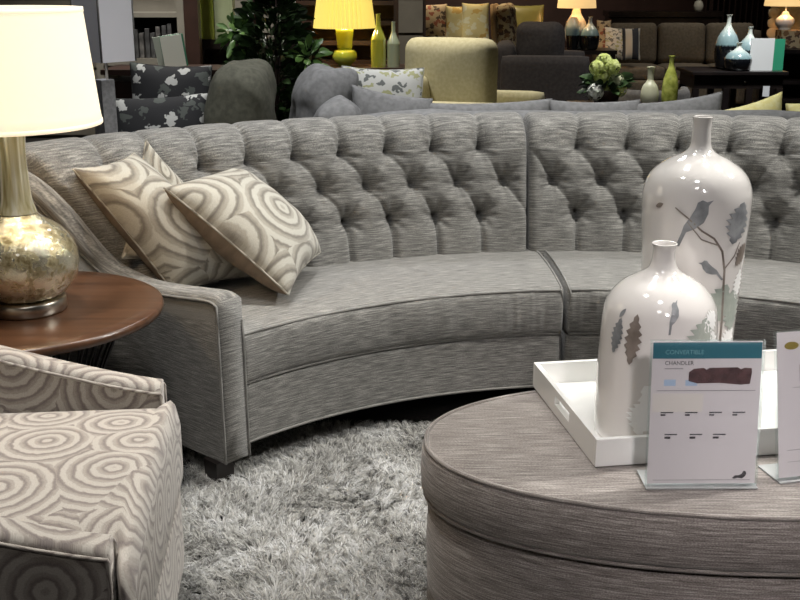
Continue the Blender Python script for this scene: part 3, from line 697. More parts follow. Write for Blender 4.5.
# ------------------------------------------------------------ side table with mercury glass lamp
TX, TY = -.985, 2.715; TH = .60; TR = .368
st = thing('side_table', 'round walnut topped side table beside the sofa arm under the glass lamp', 'table', (TX, TY, 0))
MB().lathe([(0, TH - .028), (TR - .018, TH - .028), (TR - .004, TH - .022), (TR, TH - .012), (TR - .002, TH - .003), (TR - .008, TH), (TR - .05, TH), (TR * .5, TH), (0, TH)], 96).build('table_top', M['walnut'], st)
MB().lathe([(.262, .015), (.27, .015), (.27, .03), (.262, .03), (.262, .015)], 64).build('lower_ring', M['blackmetal'], st)
MB().lathe([(.262, .555), (.27, .555), (.27, .572), (.262, .572), (.262, .555)], 64).build('upper_ring', M['blackmetal'], st)
for k in range(40):
    a = 2 * PI * k / 40; mb = MB(); pts = []
    for i in range(9):
        z = .02 + .545 * i / 8; r = .266 - .085 * math.sin(PI * i / 8); pts.append((r * math.cos(a), r * math.sin(a), z))
    mb.tube(pts, .0038, 6).build('rod', M['blackmetal'], st)
MB().lathe([(0, .0), (.25, .0), (.262, .003), (.262, .014), (0, .014)], 48).build('base_plate', M['blackmetal'], st)

LX, LY = -.953, 2.69
lamp = thing('table_lamp', 'glowing table lamp with a mercury glass ball base on the round walnut table', 'lamp', (LX, LY, TH + .001))
MB().lathe([(0, 0), (.096, 0), (.099, .004), (.099, .030), (.095, .035), (.08, .036), (0, .034)], 64).build('base_disc', M['chrome'], lamp)
ball = spline([(.070, .034), (.102, .048), (.129, .082), (.139, .125), (.131, .170), (.104, .208), (.068, .232), (.044, .252)], 8)
MB().lathe([(0, .034)] + ball, 72).build('glass_ball', M['mercury'], lamp)
MB().lathe(spline([(.048, .252), (.039, .285), (.035, .34), (.034, .40), (.037, .455), (.041, .485), (.030, .495), (0, .496)], 6), 48).build('glass_neck', M['amberglass'], lamp)
MB().tube([(0, 0, .49), (0, 0, .555)], .012, 12).build('lamp_socket', M['chrome'], lamp)
SB, ST_, RB, RT = .470, .745, .220, .194
m = bpy.data.materials.new('lit_shade_cloth'); m.use_nodes = True; nt = m.node_tree; nt.nodes.clear(); M['shade'] = m
ou = N(m, 'ShaderNodeOutputMaterial'); tr = N(m, 'ShaderNodeBsdfTranslucent'); df = N(m, 'ShaderNodeBsdfDiffuse'); em = N(m, 'ShaderNodeEmission'); a1 = N(m, 'ShaderNodeMixShader'); a2 = N(m, 'ShaderNodeAddShader')
tr.inputs[0].default_value = (.95, .86, .66, 1); df.inputs[0].default_value = (.85, .82, .76, 1); em.inputs[0].default_value = (1, .97, .88, 1); em.inputs[1].default_value = .34; a1.inputs[0].default_value = .5
L(m, tr.outputs[0], a1.inputs[1]); L(m, df.outputs[0], a1.inputs[2]); L(m, a1.outputs[0], a2.inputs[0]); L(m, em.outputs[0], a2.inputs[1]); L(m, a2.outputs[0], ou.inputs[0])
shp = [(RB, SB), (RB + .002, SB + .003)] + [(RB + .001 - (RB - RT) * k / 10, SB + .003 + (ST_ - SB - .006) * k / 10) for k in range(1, 11)] + [(RT, ST_), (RT - .002, ST_)]
inn = [(RT - .003, ST_ - .003), (RB - .002, SB + .002), (RB, SB)]
MB().lathe(shp + inn, 96).build('lamp_shade', M['shade'], lamp)
tm = MB().lathe([(RB + .0005, SB - .001), (RB + .003, SB), (RB + .0025, SB + .009), (RB - .0005, SB + .010)], 96); tm2 = MB().lathe([(RT + .001, ST_ - .010), (RT + .003, ST_ - .009), (RT + .002, ST_ + .001), (RT - .001, ST_ + .001)], 96)
tm.build('shade_trim', M['shade'], lamp); tm2.build('shade_trim', M['shade'], lamp)
sp_ = MB()
for k in range(3): a = 2 * PI * k / 3 + .3; sp_.tube([(0, 0, ST_ - .03), (RT * .98 * math.cos(a), RT * .98 * math.sin(a), ST_ - .02)], .002, 6)
sp_.tube([(0, 0, .555), (0, 0, ST_ - .03)], .003, 6); sp_.build('shade_spider', M['chrome'], lamp)
MB().lathe(spline([(.013, .555), (.018, .57), (.03, .60), (.03, .625), (.018, .648), (0, .655)], 5), 24).build('light_bulb', glow('bulb_glow', (1, .75, .42), 6), lamp)
def point(name, loc, power, color, r=.04):
    l = bpy.data.lights.new(name, 'POINT'); l.energy = power; l.color = color; l.shadow_soft_size = r
    o = bpy.data.objects.new(name, l); COL.objects.link(o); o.location = loc; return o
point('lamp_bulb_light', (LX, LY, TH + .62), 8, (1, .76, .48), .035)
area('lamp_down_light', (LX, LY, TH + .53), (LX, LY, 0), .05, 3.0, (1, .70, .42))

# ------------------------------------------------------------ ring print armchair
ch = thing('armchair', 'ring patterned armchair seat and arms in the near left corner, turned side on', 'armchair', (-.465, 1.95, 0), math.radians(5.2))
mr = M['ring']
# seat with T shaped front, x forward
def tcushion():
    nx, ny = 46, 46; z1 = .515; z0 = .30; D = .60
    mb = MB(); P = np.zeros((nx, ny, 3)); UV = np.zeros((nx, ny, 2))
    def outline(t, d):   # half width at distance d behind the front
        return .395 - .072 * sm(min(1, max(0, (d - .018) / .02)))
    # top surface
    prof = []
    for k in range(9): a = k / 8 * PI / 2; prof.append((-.035 * (1 - math.sin(a)) * 1, -.035 * (1 - math.cos(a))))
    ds = np.r_[np.linspace(0, .12, 14), np.linspace(.14, D, 24)]
    rows = []
    r = .045
    sec = []
    # cross-section ring for each d: from bottom, around side, over top
    for d in ds:
        ins = r - math.sqrt(max(r * r - (r - min(d, r)) ** 2, 0))      # top & sides rounded in at the front
        hw = outline(0, d) - ins * .6; zt = z1 - ins; zb = z0 + ins * .4
        ring_ = []
        ring_.append((0, zb))
        for t in np.linspace(.2, .9, 4): ring_.append((hw * t, zb))
        for k in range(5): a = -PI / 2 + k / 4 * PI / 2; ring_.append((hw - .02 + .02 * math.cos(a), zb + .02 + .02 * math.sin(a)))
        for k in range(7): a = k / 6 * PI / 2; ring_.append((hw - r + r * math.cos(a), zt - r + r * math.sin(a)))
        for t in np.linspace(.88, 0, 9): ring_.append((hw * t * .93, zt + .028 * (1 - (t * .95) ** 2)))
        full = ring_ + [(-a, b_) for a, b_ in ring_[-2:0:-1]]; sec.append([( -d, a, b_) for a, b_ in full])
    S = np.array(sec); n1, n2 = S.shape[:2]; UV = np.zeros((n1, n2, 2)); per = np.r_[0, np.cumsum(np.linalg.norm(np.diff(S[10], axis=0), axis=1))]
    UV[..., 0] = S[..., 0] + 5; UV[..., 1] = per[None, :]
    S2 = np.concatenate([S, S[:, :1]], axis=1); UV2 = np.concatenate([UV, UV[:, :1] + [[0, .03]]], axis=1)
    mb.grid(S2, UV2)
    for i in (0, n1 - 1): mb.add(S[i], [tuple(range(n2))], [(p[2] + 4.7, p[1] + .3) for p in S[i]])
    return mb
weld(tcushion().build('seat_cushion', mr, ch), 1e-5)
softpart('base', (.62, .66, .22), .02, mr, ch, (-.345, 0, .19), n=12)
softpart('front_panel', (.07, .785, .21), .02, mr, ch, (-.041, 0, .195), n=12)
def chair_arm(sg):
    xs = np.linspace(-.035, -.70, 34); T = .066; y0 = .328
    hs = .548 + .175 * np.clip((-xs - .03) / .60, 0, 1) ** 1.2
    P = []; UV = []
    for x, h in zip(xs, hs):
        r = .020; cs = [(0, .10)]
        for k in range(6): a = PI - k / 5 * PI / 2; cs.append((r + r * math.cos(a), h - r + r * math.sin(a)))
        for k in range(6): a = PI / 2 - k / 5 * PI / 2; cs.append((T - r + r * math.cos(a), h - r + r * math.sin(a)))
        cs.append((T, .10)); P.append([(x, sg * (y0 + a), b_) for a, b_ in cs]); UV.append([(x + 2, a + b_) for a, b_ in cs])
    P = np.array(P); UV = np.array(UV); mb = MB().grid(P, UV); n2 = P.shape[1]
    for i in (0, len(xs) - 1): mb.add(P[i], [tuple(range(n2))], [(p[1], p[2]) for p in P[i]])
    a_ = weld(mb.build('arm', mr, ch))
    pt = MB()
    for off in (0, T):
        pth = [(-.034, sg * (y0 + off), z) for z in np.linspace(.11, hs[0] - .022, 10)] + [(x, sg * (y0 + off), h - .018) for x, h in zip(xs, hs)]
        pt.tube(pth, .004, 6)
    pt.build('piping', mr, a_)
chair_arm(1); chair_arm(-1)
softpart('backrest', (.13, .70, .52), .05, mr, ch, (-.70, 0, .58), ry=-.12, n=12, bx=.03)
for sx in (-.08, -.62):
    for sy in (-.32, .32): MB().lathe([(0, 0), (.018, 0), (.026, .09), (0, .09)], 12).build('leg', M['blackwood'], ch).location = (sx, sy, 0)

# ------------------------------------------------------------ shag rug
rug = thing('shag_rug', 'silver grey shaggy rug between the armchair and the ottoman', 'rug', (.55, 2.25, 0))
RX0, RX1, RY0, RY1 = -.80, 2.2, 1.35, 3.28
b = MB().box(((RX0 + RX1) / 2 - .55, (RY0 + RY1) / 2 - 2.25, .006), (RX1 - RX0, RY1 - RY0, .010)).build('backing', M['carpet'], rug, smooth=False)
def pile():
    n = 170000
    # denser where the pile lies open to view
    k = int(n * .8); xs = np.r_[rng.uniform(-.62, .35, k), rng.uniform(RX0, RX1, n - k)]; ys = np.r_[rng.uniform(1.55, RY1, k), rng.uniform(RY0, RY1, n - k)]
    # clumped: pull strands to tuft centres
    cell = .020; jx = (np.floor(xs / cell) + .5) * cell; jy = (np.floor(ys / cell) + .5) * cell
    hsh = np.sin(np.floor(xs / cell) * 127.1 + np.floor(ys / cell) * 311.7) * 43758.5453; hsh = hsh - np.floor(hsh)
    hsh2 = np.sin(np.floor(xs / cell) * 269.5 + np.floor(ys / cell) * 183.3) * 43758.5453; hsh2 = hsh2 - np.floor(hsh2)
    xs = xs * .45 + (jx + (hsh - .5) * cell * .8) * .55; ys = ys * .45 + (jy + (hsh2 - .5) * cell * .8) * .55
    la = 2 * PI * (hsh * .55 + .25 * np.sin(xs * 9) + .25 * np.cos(ys * 8)) + rng.normal(0, .55, n)
    lean = .018 + .022 * hsh2 + rng.uniform(0, .014, n); ht = .040 - .014 * hsh2 + rng.uniform(-.006, .006, n)
    dx, dy = np.cos(la), np.sin(la); w_ = rng.uniform(.0007, .0014, n); sa = rng.uniform(0, 2 * PI, n); wx, wy = np.cos(sa) * w_, np.sin(sa) * w_
    V = np.zeros((n, 7, 3)); base = np.stack([xs, ys, np.full(n, .010)], 1)
    for j, t in enumerate((0, .4, .75)):
        c = base + np.stack([dx * lean * t ** 1.8, dy * lean * t ** 1.8, ht * (1 - (1 - t) ** 1.6)], 1); k = 1 - .45 * t
        V[:, 2 * j] = c - np.stack([wx * k, wy * k, 0 * wx], 1); V[:, 2 * j + 1] = c + np.stack([wx * k, wy * k, 0 * wx], 1)
    V[:, 6] = base + np.stack([dx * lean, dy * lean, ht * (1 - .10 * lean / .03)], 1)
    idx = np.arange(n)[:, None] * 7
    quads = np.concatenate([idx + np.array([0, 1, 3, 2]), idx + np.array([2, 3, 5, 4])], 0); tris = idx + np.array([4, 5, 6])
    V = V.reshape(-1, 3) - np.array([.55, 2.25, 0])
    me = bpy.data.meshes.new('pile'); me.vertices.add(len(V)); me.vertices.foreach_set('co', V.astype(np.float32).ravel())
    nl = quads.size + tris.size; me.loops.add(nl); me.loops.foreach_set('vertex_index', np.r_[quads.ravel(), tris.ravel()].astype(np.int32))
    npol = len(quads) + len(tris); me.polygons.add(npol); me.polygons.foreach_set('loop_start', np.r_[np.arange(len(quads)) * 4, quads.size + np.arange(len(tris)) * 3].astype(np.int32))
    me.update(calc_edges=True)
    lf = .5 + .5 * np.sin(xs * 13 + 2 * np.sin(ys * 9)) * np.cos(ys * 15 + 1.7 * np.sin(xs * 11)); col = rng.uniform(0, 1, n) * .42 + .34 * (hsh * .6 + hsh2 * .4) + .24 * lf; at_ = me.attributes.new('shade_value', 'FLOAT', 'POINT'); at_.data.foreach_set('value', np.repeat(col, 7).astype(np.float32))
    return me
m = mat('shag_yarn', (.6, .6, .6), .45, Sheen_Weight=.3); an = N(m, 'ShaderNodeAttribute', attribute_name='shade_value')
L(m, ramp(m, an.outputs['Fac'], [(.10, (.07, .068, .062)), (.32, (.24, .235, .225)), (.50, (.46, .45, .41)), (.68, (.56, .56, .56)), (.92, (.86, .87, .88))]), bsdf(m).inputs['Base Color'])
po = link('pile', pile(), m, rug, False); po['kind'] = 'stuff'

# ============================================================ BACKGROUND
def pw(px, Y): return px * Y * 1.045 / FPX
cloth = lambda name, a, b, sc=40: noisy(name, a, b, sc, .9, coord='Object')
M['palegrey'] = cloth('pale_grey_cloth', (.19, .19, .19), (.26, .26, .26)); M['olivecloth'] = cloth('olive_grey_cloth', (.085, .085, .062), (.13, .128, .095))
M['cream'] = cloth('cream_cloth', (.46, .42, .26), (.54, .50, .33)); M['charcoal'] = cloth('charcoal_cloth', (.024, .019, .018), (.038, .031, .029))
M['taupe'] = cloth('taupe_cloth', (.10, .085, .062), (.14, .12, .09)); M['yellowcloth'] = cloth('yellow_cloth', (.75, .68, .28), (.82, .78, .42))
M['blackfloral'] = leafprint('black_floral_print', (.022, .022, .024), (.55, .55, .52), (.09, .10, .09), 11, 1, .30, 1.2)
M['leafp'] = leafprint('pale_leaf_print', (.62, .62, .58), (.16, .17, .16), (.42, .42, .22), 13, .55, .30, 2.3)
M['brownfloral'] = leafprint('brown_floral_print', (.36, .29, .17), (.07, .04, .025), (.16, .09, .04), 14, 1, .38, 1.3)
M['redfloral'] = leafprint('tan_floral_print', (.40, .33, .22), (.07, .05, .04), (.25, .08, .05), 16, 1, .36, 1.2)
M['yellowfloral'] = leafprint('yellow_floral_print', (.80, .66, .30), (.88, .80, .52), (.70, .45, .12), 10, 1, .34, 1.3)
M['stripe'] = mat('stripe_cloth', (.5, .5, .5), .9)
tc = N(M['stripe'], 'ShaderNodeTexCoord'); wv = N(M['stripe'], 'ShaderNodeTexWave'); wv.inputs['Scale'].default_value = 2.2; L(M['stripe'], tc.outputs['UV'], wv.inputs[0])
L(M['stripe'], ramp(M['stripe'], wv.outputs[0], [(.45, (.03, .035, .05)), (.55, (.5, .5, .46))]), bsdf(M['stripe']).inputs['Base Color'])

# rear sofa, back to back with the curved one
rs = thing('sofa', 'pale grey sofa standing back to back behind the curved sofa', 'sofa', (1.0, 5.0, 0))
softpart('backrest', (2.75, .17, .62), .06, M['palegrey'], rs, (.18, -.30, .555), n=18, wrinkle=.012, seed=3)
softpart('seat_cushion', (2.6, .72, .18), .05, M['palegrey'], rs, (.18, .14, .38), n=14, bz=.01)
softpart('base', (2.8, .86, .20), .02, M['palegrey'], rs, (.18, .06, .19), n=8)
softpart('arm', (.20, .92, .46), .08, M['palegrey'], rs, (-1.27, .08, .35), n=12, wrinkle=.01); softpart('arm', (.20, .92, .50), .08, M['palegrey'], rs, (1.66, .08, .35), n=12)
for sx in (-1.1, 1.5):
    for sy in (-.25, .4): MB().box((sx, sy, .045), (.06, .06, .09)).build('foot', M['blackwood'], rs, smooth=False)

def upright(name, x0, x1, ytop, ybot, Y, m, label, group=None, lean=.15, tilt=(0, 0), thick=.07, seed=0, exp=.42, mback=None):
    """cushion standing at depth Y, shown between x0..x1 and ytop..ybot"""
    a, b, c, d = at(x0, ybot, Y), at(x1, ybot, Y), at(x1, ytop + tilt[1], Y + lean), at(x0, ytop + tilt[0], Y + lean)
    return quad_pillow(name, [a, b, c, d], thick, m, label, group, mback, n=18, seed=seed, exp=exp)
g = 'pale grey loose cushions along the sofa behind'
upright('cushion', 352, 432, 87, 190, 4.98, M['palegrey'], 'pale grey cushion below the leaf print pillow, its top showing over the curved sofa', g, tilt=(-2, 12), seed=1, exp=.3)
upright('cushion', 418, 552, 99, 190, 4.98, M['palegrey'], 'pale grey cushion in front of the cream armchair, its top showing over the curved sofa', g, tilt=(4, 0), seed=2, exp=.3)
upright('cushion', 548, 640, 100, 190, 4.98, M['palegrey'], 'pale grey cushion below the white flowers, its top showing over the curved sofa', g, seed=3, exp=.3)
upright('cushion', 628, 722, 100, 190, 4.98, M['palegrey'], 'pale grey cushion with a raised corner beside the yellow pillow', g, tilt=(4, -8), seed=4, exp=.3)
upright('throw_pillow', 716, 782, 104, 185, 5.08, M['yellowcloth'], 'pale yellow pillow with its corner poking up below the black coffee table', tilt=(8, -12), seed=5, exp=.3)
upright('throw_pillow', 786, 850, 96, 185, 5.08, M['yellowcloth'], 'pale yellow pillow at the right edge of the sofa behind', tilt=(8, 0), seed=6, exp=.3)
upright('throw_pillow', 342, 424, 68, 160, 5.22, M['leafp'], 'white pillow printed with olive and grey leaves below the yellow lamp', tilt=(-2, 0), lean=.10, seed=.4)
# slouched grey cushions at its left end
def blob(name, dims, r, m, label, cat, loc, rz=0, rx=0, ry=0, wr=.03, seed=0, group=None, **kw):
    o = weld(soft(*dims, r, n=22, wrinkle=wr, seed=seed, **kw).build(name, m)); place(o, loc, rz, rx, ry); return tag(o, label, cat, group)
g = 'slouched grey cushions between the dark plant and the leaf print pillow'
c = at(318, 84, 5.0); blob('cushion', (.26, .40, .44), .12, M['palegrey'], 'slouched pale grey cushion right of the dark plant, taller one', 'cushion', (c.x, 5.3, .80), .2, 0, .20, .045, 2, g)
c = at(332, 100, 4.7); blob('cushion', (.25, .28, .34), .12, M['palegrey'], 'slouched pale grey cushion right of the dark plant, lower and nearer one', 'cushion', (c.x, 4.96, .72), -.2, 0, .25, .045, 6, g)

# olive grey chair back
oc = thing('armchair', 'olive grey armchair with a tall rounded back left of the dark plant', 'armchair', (at(238, 90, 5.3).x, 5.3, 0))
softpart('backrest', (.30, .50, .66), .145, M['olivecloth'], oc, (0, 0, .70), ry=.10, n=24, wrinkle=.03, seed=4)
softpart('seat_cushion', (.62, .56, .20), .05, M['olivecloth'], oc, (-.2, 0, .36), n=10)
softpart('arm', (.55, .12, .52), .05, M['olivecloth'], oc, (-.26, .33, .38), n=10)
softpart('arm', (.55, .12, .52), .05, M['olivecloth'], oc, (-.26, -.33, .38), n=10)
for sx in (-.4, .1):
    for sy in (-.25, .25): MB().box((sx, sy, .06), (.05, .05, .12)).build('leg', M['blackwood'], oc, smooth=False)

# dark bench with two floral pillows
bx = at(160, 110, 5.5).x
bn = thing('bench', 'black upholstered bench under the floral pillows behind the sofa', 'bench', (bx - .22, 5.62, 0))
softpart('seat', (.66, .78, .28), .04, M['charcoal'], bn, (0, 0, .34), n=10)
for sx in (-.26, .26):
    for sy in (-.3, .3): MB().box((sx, sy, .10), (.05, .05, .20)).build('leg', M['blackwood'], bn, smooth=False)
g = 'black floral pillows on the dark bench'
upright('throw_pillow', 113, 208, 97, 165, 5.35, M['blackfloral'], 'black pillow with pale flowers, the lower and nearer of the two', g, lean=.12, thick=.09, seed=1.7, tilt=(2, -4))
upright('throw_pillow', 130, 212, 62, 150, 5.62, M['blackfloral'], 'black pillow with pale flowers, the higher one behind the other', g, lean=.10, thick=.09, seed=3.9, tilt=(0, 4))

# plant
pl = thing('potted_plant', 'leafy dark green potted plant left of the yellow lamp', 'plant', (at(272, 60, 6.3).x, 6.3, 0))
MB().lathe([(0, 0), (.13, 0), (.17, .30), (.175, .32), (.15, .32), (.14, .27), (0, .27)], 32).build('pot', M['darkwood'], pl)
tk = MB()
for k in range(6):
    a = rng.uniform(0, 2 * PI); r = rng.uniform(.06, .22); tk.tube([(0, 0, .27), (r * .3 * math.cos(a), r * .3 * math.sin(a), .7), (r * math.cos(a), r * math.sin(a), 1.2 + .25 * (k % 3))], [.014, .010, .004], 6)
tk.build('stem', M['darkwood'], pl)
def leaves(n, f, size, wd=.34):
    mb = MB()
    for _ in range(n):
        p, out = f(); out = out.normalized(); s_ = size * rng.uniform(.7, 1.3); side = out.cross(Vector((rng.normal(), rng.normal(), rng.normal()))).normalized(); up = side.cross(out)
        pts = []
        for t, w_ in ((0, .04), (.3, .8), (.6, 1), (.85, .6)):
            c = p + out * s_ * t - Vector((0, 0, .25 * s_ * t * t)); pts += [c - side * wd * s_ * w_ * .5 + up * .04 * s_, c, c + side * wd * s_ * w_ * .5 + up * .04 * s_]
        pts.append(p + out * s_ - Vector((0, 0, .25 * s_)))
        F = []
        for i in range(3):
            for j in range(2): F.append((3 * i + j, 3 * i + j + 1, 3 * i + j + 4, 3 * i + j + 3))
        F += [(9, 10, 12), (10, 11, 12)]; mb.add(pts, F)
    return mb
def pf():
    z = rng.uniform(.45, 1.48); hw = .08 + .15 * math.exp(-((z - .95) / .30) ** 2); a = rng.uniform(0, 2 * PI); r = hw * math.sqrt(rng.uniform(.05, 1))
    if z > 1.25: r *= .6
    p = Vector((r * math.cos(a) * .85 + (.02 if z > 1.2 else 0), r * math.sin(a), z)); return p, Vector((math.cos(a), math.sin(a), rng.uniform(.1, 1.2)))
M['leafd'] = noisy('dark_green_leaf', (.012, .028, .010), (.05, .10, .03), 7, .35)
M['leafl'] = noisy('bright_green_leaf', (.09, .20, .05), (.20, .34, .09), 7, .35)
fo = leaves(1500, pf, .10).build('foliage', M['leafd'], pl, fix=False); fo['kind'] = 'stuff'
def pf2():
    c = [Vector((.06, -.12, 1.42)), Vector((-.18, -.10, 1.10)), Vector((.22, -.15, .98))][int(rng.integers(0, 3))]; d = Vector((rng.normal(), rng.normal() - .4, rng.normal() + .3)); return c + d * .03, d
fo = leaves(90, pf2, .09).build('bright_foliage', M['leafl'], pl, fix=False); fo['kind'] = 'stuff'  # brighter green leaves gathered in a few clusters

# white square shade on a grey post, left
lp = thing('floor_lamp', 'unlit lamp with square white shade on a grey post behind the glowing lamp', 'lamp', (at(108, 90, 4.35).x, 4.35, 0), math.radians(52))
hs_ = .079
q = MB()
z0, z1 = at(106, 61, 4.35).z, 1.58
for k in range(4):
    a = k * PI / 2; q.box((hs_ * math.cos(a), hs_ * math.sin(a), (z0 + z1) / 2), (.004, 2 * hs_ + .004, z1 - z0), a)
q.build('lamp_shade', mat('white_paper_shade', (.82, .82, .88), .6), lp, smooth=False)
for k in range(4):
    a = k * PI / 2 + PI / 4; MB().tube([(hs_ * 1.43 * math.cos(a), hs_ * 1.43 * math.sin(a), z0), (hs_ * 1.43 * math.cos(a), hs_ * 1.43 * math.sin(a), z1)], .004, 6).build('shade_rib', M['palegrey'], lp)
MB().box((-.012, .012, .52), (.062, .062, 1.02)).build('post', noisy('speckled_grey', (.22, .22, .23), (.32, .32, .33), 60, .7), lp, smooth=False)
MB().box((-.012, .012, .01), (.24, .24, .02)).build('base_plate', M['blackmetal'], lp, smooth=False)
MB().tube([(0, 0, 1.02), (0, 0, 1.5)], .006, 8).build('rod', M['chrome'], lp)

# book unit far left
bu = thing('bookcase', 'greige display bookcase with dark recess behind the floral pillows', 'bookcase', (at(146, 40, 8.2).x, 8.2, 0))
sc8 = 8.2 * 1.045 / FPX
zt, zb = at(160, 16, 8.2).z, at(160, 53, 8.2).z
bw = pw(76, 8.2)
mb = MB(); mb.box((0, .2, .9), (bw, .02, 1.8)); mb.build('back_panel', M['greige'], bu, smooth=False)
for z in (zt + .012, zb - .05, .40, .05, 1.79): MB().box((0, 0, z), (bw, .38, .03 if z > zb else .05)).build('shelf', M['greige'], bu, smooth=False)
for s_ in (-1, 1): MB().box((s_ * bw / 2, 0, .9), (.05, .40, 1.82)).build('side_panel', M['greige'], bu, smooth=False)
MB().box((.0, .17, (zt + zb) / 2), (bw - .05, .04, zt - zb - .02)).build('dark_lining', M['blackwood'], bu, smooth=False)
bk = None
for k in range(10):
    x = bu.location.x - .16 + k * .041 + rng.uniform(-.004, .004); hh = rng.uniform(.17, .24)
    mb = MB().box((0, 0, hh / 2), (.030, .17, hh)); o = mb.build('book', noisy('book_cloth', (.02, .018, .018), (.07 + .08 * (k % 3 == 1), .07 + .07 * (k % 3 == 1), .07 + .06 * (k % 3 == 1)), 20, .7), smooth=False, bevel=.002)
    o.location = (x, 8.12, zb - .024); tag(o, 'dark spined book standing in the greige bookcase', 'book', 'books in the greige bookcase')
# dark post and black shelf unit with tall green vases
MB_ = MB().box((0, 0, .95), (pw(13, 7.9), .1, 1.9))
o = tag(MB_.build('display_post', M['darkwood'], smooth=False), 'dark brown upright post between the bookcase and the green vases', 'post'); o.location = (at(193, 30, 7.9).x, 7.9, 0)
du = thing('shelf_unit', 'black shelf unit carrying the two tall green square vases', 'shelf', (at(256, 40, 8.4).x, 8.4, 0))
zs_ = at(220, 38, 8.4).z; ww = pw(100, 8.4)
MB().box((0, 0, zs_ - .035), (ww, .36, .07)).build('top_board', M['blackwood'], du, smooth=False)
MB().box((0, .16, zs_ / 2 - .04), (ww, .02, zs_ - .08)).build('back_panel', M['darkwood'], du, smooth=False)
for s_ in (-1, 1): MB().box((s_ * (ww / 2 - .02), 0, zs_ / 2 - .035), (.04, .34, zs_ - .07)).build('side_panel', M['blackwood'], du, smooth=False)
MB().box((0, 0, .45), (ww - .08, .32, .03)).build('shelf', M['blackwood'], du, smooth=False)
for x, w_, a, b_, lb in ((208, 15, (.28, .32, .04), (.40, .44, .08), 'tall olive green square vase beside the dark post'), (226, 17, (.26, .29, .17), (.34, .37, .23), 'tall sage green square vase, right of the olive one')):
    mm = noisy('green_glaze', a, b_, 5, .3); c = at(x, 38, 8.3); hw = pw(w_, 8.3) / 2
    mb = MB().lathe([(0, 0), (hw * 1.38, 0), (hw * 1.41, .01), (hw * 1.41, .50), (hw * 1.2, .50), (hw * 1.2, .02), (0, .02)], 4)
    o = mb.build('vase', mm, smooth=False); o.rotation_euler = (0, 0, PI / 4); o.location = (c.x, 8.3, zs_); tag(o, lb, 'vase', 'tall green square vases')
# leaning sign card
sg = thing('sign_holder', 'small leaning white sign card with green edge over the floral pillows', 'sign', at(176, 67, 6.9)); sg.location.z = at(176, 67, 6.9).z
k = pw(1, 6.9)
o = MB().box((0, 0, .095), (20 * k, .006, .19)).build('card', mat('card_white', (.85, .87, .78), .5), sg, smooth=False); o.rotation_euler = (0, -.13, .2)
o = MB().box((.004, .01, .095), (22 * k, .006, .196)).build('backing_card', mat('card_green', (.05, .24, .14), .5), sg, smooth=False); o.rotation_euler = (0, -.13, .2)
o = MB().box((.004, .02, .09), (25 * k, .03, .20)).build('frame', mat('pale_frame', (.42, .46, .40), .5), sg, smooth=False); o.rotation_euler = (0, -.16, .2); o.location = (-.03, .02, 0)
tb = thing('side_table', 'dark low cabinet holding the leaning sign card, behind the floral pillows', 'table', (sg.location.x - .05, 6.95, 0))
MB().box((0, 0, sg.location.z - .02), (.75, .42, .03)).build('table_top', M['darkwood'], tb, smooth=False)
MB().box((0, 0, sg.location.z / 2 - .03), (.68, .38, sg.location.z - .09)).build('cabinet_body', M['darkwood'], tb, smooth=False)

# ---- yellow lamp and bottles on a console
YL = 9.0
ctop = at(345, 66, YL).z
cn = thing('console_table', 'dark console table with the yellow lamp and glass bottles', 'table', (at(362, 60, YL).x, YL, 0))
cw = pw(120, YL)
MB().box((0, 0, ctop - .02), (cw, .42, .04)).build('table_top', M['darkwood'], cn, smooth=False)
for sx in (-1, 1):
    for sy in (-1, 1): MB().box((sx * (cw / 2 - .03), sy * .17, (ctop - .04) / 2), (.05, .05, ctop - .04)).build('leg', M['darkwood'], cn, smooth=False)
MB().box((0, 0, .2), (cw - .08, .36, .03)).build('lower_shelf', M['darkwood'], cn, smooth=False)
hut = thing('shelf_unit', 'dark open shelf unit behind the yellow lamp', 'shelf', (at(343, 60, 9.5).x, 9.5, 0))
for z in (.05, .45, .72, .88, 1.04, 1.20, 1.36): MB().box((0, 0, z), (.88, .34, .035)).build('shelf', M['darkwood'], hut, smooth=False)
for s_ in (-1, 1): MB().box((s_ * .45, 0, .70), (.04, .36, 1.40)).build('side_panel', M['darkwood'], hut, smooth=False)
MB().box((0, .17, .70), (.88, .02, 1.40)).build('back_panel', noisy('umber', (.07, .035, .022), (.11, .055, .03), 4, .6), hut, smooth=False)

M['chart'] = mat('chartreuse_glaze', (.36, .44, .05), .12, Coat_Weight=.6)
yl = thing('table_lamp', 'chartreuse gourd table lamp with glowing pleated yellow shade', 'lamp', (at(345, 66, YL).x, YL, ctop + .001))
k = pw(1, YL)
MB().lathe(spline([(0, 0), (5 * k, 0), (6 * k, .01), (10 * k, .04), (11.5 * k, .075), (10 * k, .115), (6.5 * k, .130), (7.2 * k, .145), (7.5 * k, .20), (8.5 * k, .275), (6 * k, .29), (0, .292)], 6), 40).build('lamp_body', M['chart'], yl)
sb = at(345, 28, YL).z - ctop; nsh = 84
for_sh = MB(); P = np.zeros((nsh, 5, 3)); UV = np.zeros((nsh, 5, 2))
for i in range(nsh):
    a = 2 * PI * i / nsh; pk = .010 * (1 if i % 2 else -1)
    for j in range(5): r = (28 - 1.4 * j) * k + pk; P[i, j] = (r * math.cos(a), r * math.sin(a), sb + .085 * j)
for_sh.grid(P, UV, close_u=True)
m = mat('pleated_yellow_silk', (.80, .62, .16), .7); M['ysh'] = m; g_ = N(m, 'ShaderNodeNewGeometry'); 
bsdf(m).inputs['Emission Color'].default_value = (1.0, .80, .18, 1); bsdf(m).inputs['Emission Strength'].default_value = .50
for_sh.build('lamp_shade', m, yl, smooth=False, fix=False)
MB().tube([(0, 0, .30), (0, 0, sb + .34)], .006, 8).build('lamp_stem', M['chrome'], yl)
point('yellow_lamp_light', (yl.location.x, YL, ctop + sb + .10), 7, (1, .75, .35), .05)
